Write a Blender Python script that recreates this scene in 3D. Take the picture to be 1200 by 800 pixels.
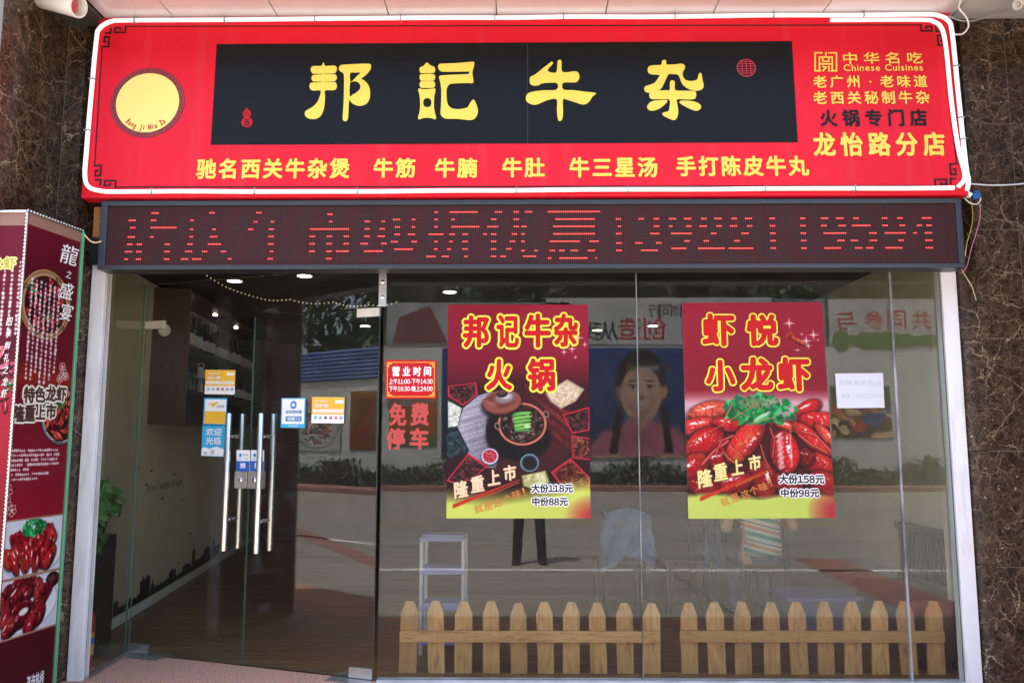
import bpy, bmesh, math, random
import numpy as np
from mathutils import Vector, Matrix
from mathutils.geometry import tessellate_polygon

R = math.radians
for _o in list(bpy.data.objects):
    bpy.data.objects.remove(_o)
SC = bpy.context.scene
COL = SC.collection

# ------------------------------------------------------------------ camera, sky, sun, exposure
FPX, TILT, YAW = 945.0, R(6.8), R(0.66)
CAM = Vector((0.0, -5.14, 1.6))
cam_data = bpy.data.cameras.new('camera')
cam_data.sensor_width = 36.0
cam_data.lens = FPX / 1200.0 * 36.0
cam_data.clip_start = 0.05
cam_data.clip_end = 1000
cam = bpy.data.objects.new('camera', cam_data)
COL.objects.link(cam)
cam.location = CAM
cam.rotation_euler = (math.pi / 2 + TILT, 0, YAW)
SC.camera = cam
CM = cam.rotation_euler.to_matrix()

SUN_EL, SUN_AZ = R(66), R(200)          # azimuth: compass, 0 = +Y (into the shop), clockwise
sun_dir = Vector((math.sin(SUN_AZ) * math.cos(SUN_EL), math.cos(SUN_AZ) * math.cos(SUN_EL), math.sin(SUN_EL)))
# the sun stands high, a little behind the shop and to the left
sun_dir = Vector((-0.30, 0.31, 0.90)).normalized()
SUN_EL = math.asin(sun_dir.z)
SUN_AZ = math.atan2(sun_dir.x, sun_dir.y)
world = bpy.data.worlds.new('World')
SC.world = world
world.use_nodes = True
wn = world.node_tree.nodes
bg = wn['Background']
sky = wn.new('ShaderNodeTexSky')
sky.sky_type = 'NISHITA'
sky.sun_disc = False
sky.dust_density = 4.0
sky.ozone_density = 0.4
sky.sun_elevation = SUN_EL
sky.sun_rotation = SUN_AZ
world.node_tree.links.new(sky.outputs[0], bg.inputs[0])
bg.inputs[1].default_value = 0.15
sd = bpy.data.lights.new('sun', 'SUN')
sd.energy = 3.2
sd.angle = R(0.5)
sd.color = (1.0, 0.95, 0.87)
sun = bpy.data.objects.new('sun', sd)
COL.objects.link(sun)
sun.rotation_euler = sun_dir.to_track_quat('Z', 'Y').to_euler()
sun.location = (0, -10, 30)

SC.view_settings.view_transform = 'Standard'
SC.view_settings.look = 'None'
SC.view_settings.exposure = 2.78
SC.view_settings.gamma = 1.0
SC.view_settings.use_curve_mapping = False
SC.render.engine = 'CYCLES'
SC.cycles.use_denoising = True
SC.cycles.use_adaptive_sampling = False
try:
    SC.cycles.denoising_prefilter = 'ACCURATE'
except Exception:
    pass
try:
    SC.cycles.denoiser = 'OPENIMAGEDENOISE'
except Exception:
    pass
SC.cycles.max_bounces = 10
SC.cycles.transparent_max_bounces = 24
SC.cycles.glossy_bounces = 4
SC.cycles.sample_clamp_indirect = 6
SC.cycles.caustics_reflective = False
SC.cycles.caustics_refractive = False

# ------------------------------------------------------------------ geometry helpers
def ray(px, py):
    return CM @ Vector(((px - 600) / FPX, -(py - 400) / FPX, -1))
def PY(px, py, y=0.0):                   # the point of the vertical plane at depth y that a measured point lies on
    d = ray(px, py)
    return CAM + d * ((y - CAM.y) / d.y)
def PZ(px, py, z=0.0):
    d = ray(px, py)
    return CAM + d * ((z - CAM.z) / d.z)
def PX(px, py, x):
    d = ray(px, py)
    return CAM + d * ((x - CAM.x) / d.x)

class Plane:
    """A flat surface with its own axes u (across), v (up) and normal n (towards the street)."""
    def __init__(s, o, u, v):
        s.o = Vector(o); s.u = Vector(u).normalized(); s.v = Vector(v).normalized(); s.n = s.u.cross(s.v).normalized()
    def ab(s, px, py):
        d = ray(px, py)
        t = (s.o - CAM).dot(s.n) / d.dot(s.n)
        p = CAM + d * t - s.o
        return p.dot(s.u), p.dot(s.v)
    def pt(s, a, b, off=0.0):
        return s.o + s.u * a + s.v * b + s.n * off
    def box(s, x0, y0, x1, y1):          # a measured box as (a0, b0, a1, b1)
        c = [s.ab(x0, y0), s.ab(x1, y0), s.ab(x0, y1), s.ab(x1, y1)]
        return ((c[0][0] + c[2][0]) / 2, (c[2][1] + c[3][1]) / 2, (c[1][0] + c[3][0]) / 2, (c[0][1] + c[1][1]) / 2)

def link(name, me, mat, parent=None):
    me.name = name
    o = bpy.data.objects.new(name, me)
    COL.objects.link(o)
    if mat is not None:
        for m in (mat if isinstance(mat, (list, tuple)) else [mat]):
            me.materials.append(m)
    if parent is not None:
        w = Vector(parent.get('_w', (0, 0, 0)))
        if w.length:
            me.transform(Matrix.Translation(-w))
        o.parent = parent
        o['_w'] = tuple(w)
    return o

class MB:
    """Collects boxes, tubes, lathes and faces in world coordinates and links them as one mesh."""
    def __init__(s):
        s.v = []; s.f = []; s.mi = []
    def add(s, vs, fs, mi=0):
        n = len(s.v)
        s.v += [tuple(p) for p in vs]
        s.f += [tuple(i + n for i in f) for f in fs]
        s.mi += [mi] * len(fs)
        return s
    def box(s, x0, y0, z0, x1, y1, z1, mi=0):
        return s.hexa([(x0, y0, z0), (x1, y0, z0), (x1, y1, z0), (x0, y1, z0)], [(x0, y0, z1), (x1, y0, z1), (x1, y1, z1), (x0, y1, z1)], mi)
    def hexa(s, lo, hi, mi=0):
        return s.add(list(lo) + list(hi), [(3, 2, 1, 0), (4, 5, 6, 7), (0, 1, 5, 4), (1, 2, 6, 5), (2, 3, 7, 6), (3, 0, 4, 7)], mi)
    def slab(s, pl, a0, b0, a1, b1, lo, hi, mi=0):      # a box standing off a plane from lo to hi
        q = [(a0, b0), (a1, b0), (a1, b1), (a0, b1)]
        return s.hexa([pl.pt(a, b, lo) for a, b in q], [pl.pt(a, b, hi) for a, b in q], mi)
    def obox(s, c, size, rz=0, mi=0, m=None):
        M = (Matrix.Translation(c) @ Matrix.Rotation(rz, 4, 'Z')) if m is None else m
        x, y, z = [k / 2 for k in size]
        lo = [M @ Vector(p) for p in ((-x, -y, -z), (x, -y, -z), (x, y, -z), (-x, y, -z))]
        hi = [M @ Vector(p) for p in ((-x, -y, z), (x, -y, z), (x, y, z), (-x, y, z))]
        return s.hexa(lo, hi, mi)
    def tube(s, pts, r, n=8, caps=True, mi=0):
        pts = [Vector(p) for p in pts]
        rs = r if isinstance(r, (list, tuple)) else [r] * len(pts)
        rings = []
        up = None
        for i, p in enumerate(pts):
            t = (pts[min(i + 1, len(pts) - 1)] - pts[max(i - 1, 0)]).normalized()
            if up is None:
                up = Vector((0, 0, 1)) if abs(t.z) < .9 else Vector((1, 0, 0))
            a = t.cross(up).normalized(); up2 = a.cross(t).normalized(); up = up2
            rings.append([p + a * (rs[i] * math.cos(2 * math.pi * k / n)) + up2 * (rs[i] * math.sin(2 * math.pi * k / n)) for k in range(n)])
        vs = [q for rg in rings for q in rg]
        fs = []
        for i in range(len(rings) - 1):
            for k in range(n):
                fs.append((i * n + k, i * n + (k + 1) % n, (i + 1) * n + (k + 1) % n, (i + 1) * n + k))
        if caps:
            fs.append(tuple(reversed(range(n))))
            fs.append(tuple(range((len(rings) - 1) * n, len(rings) * n)))
        return s.add(vs, fs, mi)
    def lathe(s, prof, c, n=20, mi=0, M=None, caps=True):          # prof: (radius, height) from bottom to top
        c = Vector(c)
        vs, fs = [], []
        for r, z in prof:
            for k in range(n):
                p = Vector((r * math.cos(2 * math.pi * k / n), r * math.sin(2 * math.pi * k / n), z))
                vs.append(c + (M @ p if M is not None else p))
        for i in range(len(prof) - 1):
            for k in range(n):
                fs.append((i * n + k, i * n + (k + 1) % n, (i + 1) * n + (k + 1) % n, (i + 1) * n + k))
        if caps:
            fs.append(tuple(reversed(range(n)))); fs.append(tuple(range((len(prof) - 1) * n, len(prof) * n)))
        return s.add(vs, fs, mi)
    def prism(s, pts, n, depth, mi=0):                  # a convex-ish outline pushed along -n by depth
        n = Vector(n); pts = [Vector(p) for p in pts]; k = len(pts)
        vs = pts + [p - n * depth for p in pts]
        fs = [tuple(range(k)), tuple(reversed(range(k, 2 * k)))] + [(i, i + k, (i + 1) % k + k, (i + 1) % k) for i in range(k)]
        return s.add(vs, fs, mi)
    def build(s, name, mat, parent=None, smooth=False, bevel=0.0, auto=40):
        me = bpy.data.meshes.new(name)
        me.from_pydata(s.v, [], s.f)
        me.polygons.foreach_set('material_index', s.mi)
        bm = bmesh.new(); bm.from_mesh(me)
        bmesh.ops.recalc_face_normals(bm, faces=bm.faces) if len(bm.faces) < 20000 else None
        if bevel:
            es = [e for e in bm.edges if len(e.link_faces) == 2 and e.calc_face_angle(0) > .6]
            bmesh.ops.bevel(bm, geom=es, offset=bevel, segments=2, affect='EDGES', profile=.6, clamp_overlap=True)
        bm.to_mesh(me); bm.free()
        if smooth:
            me.polygons.foreach_set('use_smooth', [True] * len(me.polygons))
            try:
                me.set_sharp_from_angle(angle=R(auto))
            except Exception:
                pass
        return link(name, me, mat, parent)

def thing(name, label, cat, loc=(0, 0, 0), group=None):
    o = bpy.data.objects.new(name, None)
    COL.objects.link(o)
    o.location = loc
    o['_w'] = tuple(loc)
    o.empty_display_size = .1
    return tag(o, label, cat, group)
def tag(o, label, cat, group=None):
    o['label'] = label; o['category'] = cat; o['kind'] = 'thing'
    if group:
        o['group'] = group
    return o
def struct(o, kind='structure'):
    o['kind'] = kind
    return o
def copy_tree(o, parent=None):
    c = o.copy(); COL.objects.link(c)
    if parent is not None:
        c.parent = parent
    for ch in [x for x in o.children]:
        copy_tree(ch, c)
    return c

# ------------------------------------------------------------------ materials
def s2l(c):
    return tuple((x / 12.92 if x <= .04045 else ((x + .055) / 1.055) ** 2.4) for x in c)
def mat(name, col, rough=.6, metal=0.0, spec=.5, coat=0.0, emit=None, estr=0.0):
    m = bpy.data.materials.new(name); m.use_nodes = True
    b = m.node_tree.nodes['Principled BSDF']
    b.inputs['Base Color'].default_value = (*col, 1)
    b.inputs['Roughness'].default_value = rough
    b.inputs['Metallic'].default_value = metal
    b.inputs['Specular IOR Level'].default_value = spec
    b.inputs['Coat Weight'].default_value = coat
    if emit is not None:
        b.inputs['Emission Color'].default_value = (*emit, 1)
        b.inputs['Emission Strength'].default_value = estr
    return m
class NT:
    def __init__(s, m):
        s.t = m.node_tree; s.n = s.t.nodes; s.b = s.n['Principled BSDF']
    def new(s, k, **kw):
        n = s.n.new(k)
        for a, v in kw.items():
            if hasattr(n, a):
                setattr(n, a, v)
            else:
                n.inputs[a].default_value = v
        return n
    def ln(s, a, b):
        s.t.links.new(a, b)
    def coords(s, scale=(1, 1, 1), kind='Object', rnd=0.0):
        tc = s.new('ShaderNodeTexCoord'); mp = s.new('ShaderNodeMapping')
        s.ln(tc.outputs[kind], mp.inputs[0]); mp.inputs['Scale'].default_value = scale
        if rnd:
            oi = s.new('ShaderNodeObjectInfo'); mu = s.new('ShaderNodeMath', operation='MULTIPLY'); mu.inputs[1].default_value = rnd
            s.ln(oi.outputs['Random'], mu.inputs[0]); s.ln(mu.outputs[0], mp.inputs['Location'])
        return mp.outputs[0]
    def noise(s, vec, scale, detail=4, rough=.55, dist=0):
        n = s.new('ShaderNodeTexNoise'); s.ln(vec, n.inputs['Vector'])
        n.inputs['Scale'].default_value = scale; n.inputs['Detail'].default_value = detail
        n.inputs['Roughness'].default_value = rough; n.inputs['Distortion'].default_value = dist
        return n
    def ramp(s, fac, stops):
        r = s.new('ShaderNodeValToRGB'); s.ln(fac, r.inputs[0])
        e = r.color_ramp.elements
        while len(e) < len(stops):
            e.new(.5)
        for i, (p, c) in enumerate(stops):
            e[i].position = p; e[i].color = (*c, 1) if len(c) == 3 else c
        return r.outputs[0]
    def mix(s, fac, a, b, mode='MIX'):
        m = s.new('ShaderNodeMixRGB', blend_type=mode)
        for i, x in ((0, fac), (1, a), (2, b)):
            if hasattr(x, 'is_linked'):
                s.ln(x, m.inputs[i])
            elif i == 0:
                m.inputs[0].default_value = x
            else:
                m.inputs[i].default_value = (*x, 1)
        return m.outputs[0]
    def math(s, op, a, b=0.0):
        m = s.new('ShaderNodeMath', operation=op)
        for i, x in ((0, a), (1, b)):
            if hasattr(x, 'is_linked'):
                s.ln(x, m.inputs[i])
            else:
                m.inputs[i].default_value = x
        return m.outputs[0]
    def bump(s, h, strength=.3, dist=.01):
        b = s.new('ShaderNodeBump'); b.inputs['Strength'].default_value = strength; b.inputs['Distance'].default_value = dist
        s.ln(h, b.inputs['Height']); s.ln(b.outputs[0], s.b.inputs['Normal'])
    def base(s, c):
        s.ln(c, s.b.inputs['Base Color'])

def noisy(name, c1, c2, scale=6, rough=.6, detail=5, bump=0.0, bdist=.004, stretch=(1, 1, 1), spec=.5, lo=.35, hi=.65, rnd=0.0):
    m = mat(name, c1, rough, spec=spec); t = NT(m)
    n = t.noise(t.coords(stretch, rnd=rnd), scale, detail)
    t.base(t.ramp(n.outputs[0], [(lo, c1), (hi, c2)]))
    if bump:
        t.bump(n.outputs[0], bump, bdist)
    return m

def wood(name, c1, c2, axis='Z', rough=.55, knots=True, rnd=7.0, scale=1.0):
    m = mat(name, c1, rough); t = NT(m)
    st = {'X': (.12, 1, 1), 'Y': (1, .12, 1), 'Z': (1, 1, .12)}[axis]
    v = t.coords(tuple(x * scale for x in st), rnd=rnd)
    n1 = t.noise(v, 26, 6, .62, 1.2); n2 = t.noise(v, 110, 3, .6)
    f = t.mix(.4, n1.outputs[0], n2.outputs[0])
    c = t.ramp(f, [(.36, tuple(x * .55 for x in c1)), (.44, c1), (.53, tuple((a + b) / 2 for a, b in zip(c1, c2))), (.64, c2)])
    oi = t.new('ShaderNodeObjectInfo')
    c = t.mix(t.math('MULTIPLY', oi.outputs['Random'], .6), c, tuple(x * .72 for x in c1), 'MIX')
    if knots:
        vo = t.new('ShaderNodeTexVoronoi'); vo.inputs['Scale'].default_value = 5.0
        st2 = {'X': (.5, 1, 1), 'Y': (1, .5, 1), 'Z': (1, 1, .5)}[axis]
        t.ln(t.coords(st2, rnd=rnd), vo.inputs['Vector'])
        k = t.ramp(vo.outputs['Distance'], [(.05, (.85, .85, .85)), (.12, (0, 0, 0))])
        c = t.mix(k, c, tuple(x * .28 for x in c1))
    t.base(c); t.bump(f, .15, .002)
    return m

def marble_mat():
    m = mat('dark_marble', (.03, .02, .015), .22, spec=.35); t = NT(m)
    v = t.coords(rnd=37.0)
    w = t.noise(v, 5, 5, .65); wv = t.mix(.16, v, w.outputs['Color'], 'ADD')
    base = t.ramp(t.noise(wv, 13, 9, .72, .8).outputs[0], [(.30, (.010, .0062, .004)), (.46, (.024, .015, .0095)), (.59, (.052, .032, .0195)), (.73, (.11, .067, .039))])
    c = base
    def veins(scale, w1, thr, gain, col, c):
        vo = t.new('ShaderNodeTexVoronoi', feature='DISTANCE_TO_EDGE'); vo.inputs['Scale'].default_value = scale
        t.ln(wv, vo.inputs['Vector'])
        a = t.ramp(vo.outputs['Distance'], [(0.0, (1, 1, 1)), (w1, (0, 0, 0))])
        g = t.ramp(t.noise(v, scale * .6, 4, .6).outputs[0], [(thr, (0, 0, 0)), (thr + .16, (gain, gain, gain))])
        return t.mix(t.mix(1.0, a, g, 'MULTIPLY'), c, col)
    c = veins(40, .10, .42, .85, (.11, .066, .036), c)
    c = veins(19, .06, .42, .95, (.14, .087, .05), c)
    c = veins(8.5, .028, .42, 1.0, (.21, .14, .083), c)
    c = veins(4, .012, .44, 1.0, (.40, .29, .19), c)
    sp = t.ramp(t.noise(v, 34, 3, .5).outputs[0], [(.69, (0, 0, 0)), (.75, (.8, .8, .8))])
    c = t.mix(sp, c, (.42, .34, .27))
    t.base(c)
    return m

def vcol_mat(name, rough=.42, spec=.18):
    m = mat(name, (.5, .5, .5), rough, spec=spec); t = NT(m)
    a = t.new('ShaderNodeAttribute'); a.attribute_name = 'print'
    t.base(a.outputs['Color'])
    t.bump(t.noise(t.coords(), 5, 3).outputs[0], .10, .004)
    return m

def glass_mat(name, r0=.05, tint=(.93, .95, .93), dust=.018):
    m = bpy.data.materials.new(name); m.use_nodes = True
    nt = m.node_tree; nt.nodes.clear()
    out = nt.nodes.new('ShaderNodeOutputMaterial'); mx = nt.nodes.new('ShaderNodeMixShader')
    tr = nt.nodes.new('ShaderNodeBsdfTransparent'); tr.inputs[0].default_value = (*tint, 1)
    gl = nt.nodes.new('ShaderNodeBsdfGlossy'); gl.inputs['Roughness'].default_value = 0.0
    lw = nt.nodes.new('ShaderNodeLayerWeight'); lw.inputs[0].default_value = .5     # facing = 1-|n.i|
    pw = nt.nodes.new('ShaderNodeMath'); pw.operation = 'POWER'; pw.inputs[1].default_value = 5
    mu = nt.nodes.new('ShaderNodeMath'); mu.operation = 'MULTIPLY_ADD'; mu.inputs[1].default_value = 1 - r0; mu.inputs[2].default_value = r0
    nt.links.new(lw.outputs['Facing'], pw.inputs[0]); nt.links.new(pw.outputs[0], mu.inputs[0])
    nt.links.new(mu.outputs[0], mx.inputs[0]); nt.links.new(tr.outputs[0], mx.inputs[1]); nt.links.new(gl.outputs[0], mx.inputs[2])
    tc = nt.nodes.new('ShaderNodeTexCoord'); no = nt.nodes.new('ShaderNodeTexNoise'); no.inputs['Scale'].default_value = 1.6; no.inputs['Detail'].default_value = 1.0
    bu = nt.nodes.new('ShaderNodeBump'); bu.inputs['Strength'].default_value = .2; bu.inputs['Distance'].default_value = .0006
    nt.links.new(tc.outputs['Object'], no.inputs['Vector']); nt.links.new(no.outputs[0], bu.inputs['Height']); nt.links.new(bu.outputs[0], gl.inputs['Normal'])
    # a thin uneven film of dust
    df = nt.nodes.new('ShaderNodeBsdfDiffuse'); df.inputs[0].default_value = (.5, .48, .44, 1)
    n2 = nt.nodes.new('ShaderNodeTexNoise'); n2.inputs['Scale'].default_value = 3.0; n2.inputs['Detail'].default_value = 6.0
    m2 = nt.nodes.new('ShaderNodeMath'); m2.operation = 'MULTIPLY'; m2.inputs[1].default_value = dust
    nt.links.new(tc.outputs['Object'], n2.inputs['Vector']); nt.links.new(n2.outputs[0], m2.inputs[0])
    mx2 = nt.nodes.new('ShaderNodeMixShader'); nt.links.new(m2.outputs[0], mx2.inputs[0]); nt.links.new(mx.outputs[0], mx2.inputs[1]); nt.links.new(df.outputs[0], mx2.inputs[2])
    nt.links.new(mx2.outputs[0], out.inputs[0])
    return m

M = {}
M['marble'] = marble_mat()
M['mortar'] = mat('grey_mortar', (.17, .15, .13), .8)
M['white_post'] = noisy('white_post_paint', (.62, .60, .60), (.82, .80, .80), 7, .5, detail=8, stretch=(2.2, 2.2, .35), bump=.1, lo=.30, hi=.5)
m = mat('red_vinyl', (.58, .006, .019), .5, spec=.22); t = NT(m)
n = t.noise(t.coords(), 1.1, 5); st = t.noise(t.coords((5, 1, .35)), 2.2, 6, .65)
c = t.ramp(n.outputs[0], [(.35, (.55, .0055, .017)), (.65, (.62, .0065, .021))])
c = t.mix(t.ramp(st.outputs[0], [(.52, (0, 0, 0)), (.74, (.16, .16, .16))]), c, (.46, .10, .10)); t.base(c); t.bump(n.outputs[0], .12, .03)
M['red_vinyl'] = m
M['black_vinyl'] = mat('black_vinyl', (.0055, .005, .005), .36, spec=.14)
M['yellow_vinyl'] = mat('yellow_vinyl', (.74, .52, .055), .45)
M['black_ink'] = mat('black_ink', (.008, .0075, .008), .5, spec=.2)
M['red_ink'] = mat('red_ink', (.46, .005, .010), .5, spec=.2)
M['white_ink'] = mat('white_ink', (.78, .77, .75), .5)
M['blue_ink'] = mat('blue_ink', (.02, .2, .5), .5)
M['cyan_ink'] = mat('cyan_ink', (.03, .38, .62), .5)
M['yellow_ink'] = mat('yellow_ink', (.78, .68, .04), .5)
M['amber_ink'] = mat('amber_ink', (.78, .44, .03), .5)
M['green_ink'] = mat('green_ink', (.04, .42, .12), .5)
M['orange_ink'] = mat('orange_ink', (.55, .16, .02), .5)
M['grey_ink'] = mat('grey_ink', (.42, .44, .47), .5)
M['paper'] = mat('paper_white', (.58, .58, .62), .6)
M['tube'] = mat('light_tube_plastic', (.85, .85, .86), .35, emit=(1, .98, .97), estr=.06)
M['led_case'] = mat('led_case_metal', (.035, .04, .05), .38, metal=.4)
M['chrome'] = mat('brushed_steel', (.62, .6, .58), .24, metal=1)
M['steel_dull'] = noisy('dull_steel', (.42, .40, .37), (.52, .5, .47), 9, .38, stretch=(1, 1, 8)); M['steel_dull'].node_tree.nodes['Principled BSDF'].inputs['Metallic'].default_value = .85
M['black_metal'] = mat('black_metal', (.02, .02, .022), .4, metal=.3)
M['white_plastic'] = mat('white_plastic', (.78, .77, .74), .4)
M['purple_plastic'] = mat('lilac_plastic', (.15, .15, .29), .45)
M['blue_cloth'] = noisy('pale_blue_cloth', (.10, .17, .29), (.15, .23, .36), 7, .8, bump=.4, bdist=.01)
M['wood_fence'] = wood('pine_fence', (.34, .16, .043), (.54, .30, .10), 'Z')
M['wood_rail'] = wood('pine_rail', (.36, .175, .05), (.56, .32, .115), 'X')
M['wood_beam'] = wood('orange_beam', (.42, .16, .035), (.58, .27, .08), 'X', rough=.45, knots=False)
M['wood_dark'] = wood('dark_brown_wood', (.05, .022, .011), (.095, .045, .022), 'Z', rough=.45, knots=False)
M['wood_black'] = mat('blackened_wood', (.018, .013, .011), .5)
M['leaf'] = noisy('leaf_green', (.045, .13, .022), (.13, .27, .06), 14, .45)
M['tree_leaf'] = noisy('tree_leaf', (.022, .05, .014), (.055, .10, .028), .9, .6)
M['bark'] = noisy('bark', (.09, .07, .05), (.16, .13, .1), 12, .9, bump=.6, bdist=.02, stretch=(1, 1, .3))
M['glass'] = glass_mat('window_glass', .029)
M['glass_edge'] = mat('green_glass_edge', (.10, .16, .13), .15)
M['silicone'] = noisy('silicone_seam', (.05, .055, .055), (.32, .33, .33), 3.5, .5, stretch=(1, 1, .8))
M['skin'] = noisy('skin', (.50, .28, .18), (.56, .33, .22), 8, .55)
M['print'] = vcol_mat('printed_sheet')
M['print_matt'] = vcol_mat('printed_banner', .75, .15)
M['beige_wall'] = noisy('beige_wallpaper', (.50, .44, .31), (.56, .49, .35), 2.5, .75)

# ------------------------------------------------------------------ lettering
_gl = {}
def glyph(ch):
    if ch not in _gl:
        c = bpy.data.curves.new('glyph', 'FONT'); c.body = ch; c.size = 1; c.resolution_u = 3
        o = bpy.data.objects.new('glyph', c); m = o.to_mesh()
        co = np.array([v.co[:2] for v in m.vertices]).reshape(-1, 2); f = [tuple(p.vertices) for p in m.polygons]
        o.to_mesh_clear(); bpy.data.objects.remove(o); bpy.data.curves.remove(c)
        _gl[ch] = (co, f)
    return _gl[ch]
def layout(s, track=0.0):
    out, x = [], 0.0
    for ch in s:
        if ch == ' ':
            x += .35; continue
        if ch == '\u3000':
            x += 1; continue
        co, f = glyph(chr(ord(ch) + 0xFEE0) if ch.isdigit() else ch)
        if len(co) == 0:
            x += .4; continue
        if ord(ch) > 0x2e80 or ch in '·':
            out.append((co + np.array([.38 if ch == '·' else 0, 0]), f, x)); x += 1.0 + track
        else:
            mn, mxx = co[:, 0].min(), co[:, 0].max()
            out.append((co - np.array([mn, 0]), f, x + .04)); x += max(mxx - mn, .22 if ch.isdigit() else 0) + .10 + track
    return out
class Letters:
    """Collects lettering on one plane; each sheet of it lies a hair above the last."""
    def __init__(s, pl):
        s.pl = pl; s.v = []; s.f = []; s.k = 0
    def emit(s, co, f, off):
        n = len(s.v); s.k += 1
        o = off + (s.k % 40) * 3e-5
        pl = s.pl
        s.v += [tuple(pl.pt(a, b, o)) for a, b in co]
        s.f += [tuple(i + n for i in q) for q in f]
    def line(s, text, box, off, bold=0.0, track=0.0, ring=8, rot=0.0, skew=0.0, grow=0.0):
        """text stretched to fill box (a0, b0, a1, b1) on the plane; bold and grow thicken the strokes (in metres for grow)."""
        lay = layout(text, track)
        xs = np.concatenate([c[:, 0] + x for c, _, x in lay]); ys = np.concatenate([c[:, 1] for c, _, x in lay])
        x0, x1, y0, y1 = xs.min(), xs.max(), ys.min(), ys.max()
        a0, b0, a1, b1 = box
        sx, sy = (a1 - a0) / (x1 - x0), (b1 - b0) / (y1 - y0)
        cr, sr = math.cos(rot), math.sin(rot); ca, cb = (a0 + a1) / 2, (b0 + b1) / 2
        rad = bold * min(abs(sx), sy) + grow
        rl = min(bold, .016) * min(abs(sx), sy) + grow
        shl = [(0, 0)] if rl == 0 else [(rl * math.cos(2 * math.pi * k / ring), rl * math.sin(2 * math.pi * k / ring)) for k in range(ring)] + [(0, 0)]
        sh = [(0, 0)] if rad == 0 else [(rad * math.cos(2 * math.pi * k / ring), rad * math.sin(2 * math.pi * k / ring)) for k in range(ring)] + [(0, 0)]
        for (co, f, x), cjk in zip(lay, [ord(q) > 0x2e80 or q.isdigit() for q in text if q not in ' \u3000']):
            p = np.stack([(co[:, 0] + x - x0) * sx + a0 - ca, (co[:, 1] - y0) * sy + b0 - cb], 1)
            p[:, 0] += skew * p[:, 1]
            q = np.stack([p[:, 0] * cr - p[:, 1] * sr + ca, p[:, 0] * sr + p[:, 1] * cr + cb], 1)
            for da, db in (sh if cjk else shl):
                s.emit(q + np.array([da, db]), f, off)
        return s
    def px(s, text, x0, y0, x1, y1, off, **k):
        return s.line(text, s.pl.box(x0, y0, x1, y1), off, **k)
    def poly(s, pts, off, holes=()):                 # pts in plane coordinates
        loops = [pts] + list(holes)
        flat = [p for l in loops for p in l]
        tri = tessellate_polygon([[Vector((a, b, 0)) for a, b in l] for l in loops])
        s.emit(flat, tri, off)
        return s
    def pxpoly(s, pts, off, holes=()):
        return s.poly([s.pl.ab(*p) for p in pts], off, [[s.pl.ab(*p) for p in h] for h in holes])
    def rect(s, a0, b0, a1, b1, off):
        s.emit([(a0, b0), (a1, b0), (a1, b1), (a0, b1)], [(0, 1, 2, 3)], off); return s
    def pxrect(s, x0, y0, x1, y1, off):
        return s.pxpoly([(x0, y1), (x1, y1), (x1, y0), (x0, y0)], off)
    def stroke(s, pts, w, off):                      # a mitred band along plane points
        for (x0, y0), (x1, y1) in zip(pts[:-1], pts[1:]):
            L = math.hypot(x1 - x0, y1 - y0) or 1e-9
            ux, uy = (x1 - x0) / L * w / 2, (y1 - y0) / L * w / 2
            s.emit([(x0 - ux + uy, y0 - uy - ux), (x1 + ux + uy, y1 + uy - ux), (x1 + ux - uy, y1 + uy + ux), (x0 - ux - uy, y0 - uy + ux)], [(0, 1, 2, 3)], off)
        return s
    def ring(s, ca, cb, r0, r1, off, n=48):
        vs = [(ca + r * math.cos(2 * math.pi * k / n), cb + r * math.sin(2 * math.pi * k / n)) for r in (r0, r1) for k in range(n)]
        s.emit(vs, [(k, (k + 1) % n, n + (k + 1) % n, n + k)[::-1] for k in range(n)], off); return s
    def disc(s, ca, cb, r, off, n=40, ry=None):
        s.emit([(ca + r * math.cos(2 * math.pi * k / n), cb + (ry or r) * math.sin(2 * math.pi * k / n)) for k in range(n)], [tuple(range(n))], off); return s
    def build(s, name, m, parent=None):
        me = bpy.data.meshes.new(name); me.from_pydata(s.v, [], s.f)
        return link(name, me, m, parent)
def smooth_loop(pts, n=3):
    out = []; k = len(pts)
    for i in range(k):
        p0, p1, p2, p3 = [np.array(pts[(i + j) % k], float) for j in (-1, 0, 1, 2)]
        for t in np.arange(n) / n:
            out.append(tuple(.5 * (2 * p1 + (p2 - p0) * t + (2 * p0 - 5 * p1 + 4 * p2 - p3) * t * t + (3 * p1 - p0 - 3 * p2 + p3) * t ** 3)))
    return out

# ------------------------------------------------------------------ prints: pictures drawn by formula into the colours of a fine sheet
def vnoise(h, w, cell, seed, octs=4, gain=.55):
    r = np.random.RandomState(seed); out = np.zeros((h, w)); amp = 1; tot = 0
    for o in range(octs):
        gh, gw = int(h / cell) + 3, int(w / cell) + 3
        g = r.rand(gh, gw)
        y = np.arange(h) / cell; x = np.arange(w) / cell
        yi, xi = y.astype(int), x.astype(int); fy, fx = y - yi, x - xi
        fy = (fy * fy * (3 - 2 * fy))[:, None]; fx = (fx * fx * (3 - 2 * fx))[None]
        a = g[yi][:, xi]; b = g[yi][:, xi + 1]; c = g[yi + 1][:, xi]; d = g[yi + 1][:, xi + 1]
        out += amp * ((a * (1 - fx) + b * fx) * (1 - fy) + (c * (1 - fx) + d * fx) * fy)
        tot += amp; amp *= gain; cell = max(1.01, cell / 2)
    return out / tot
def C(h):
    return np.array([int(h[i:i + 2], 16) / 255 for i in (0, 2, 4)])
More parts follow.
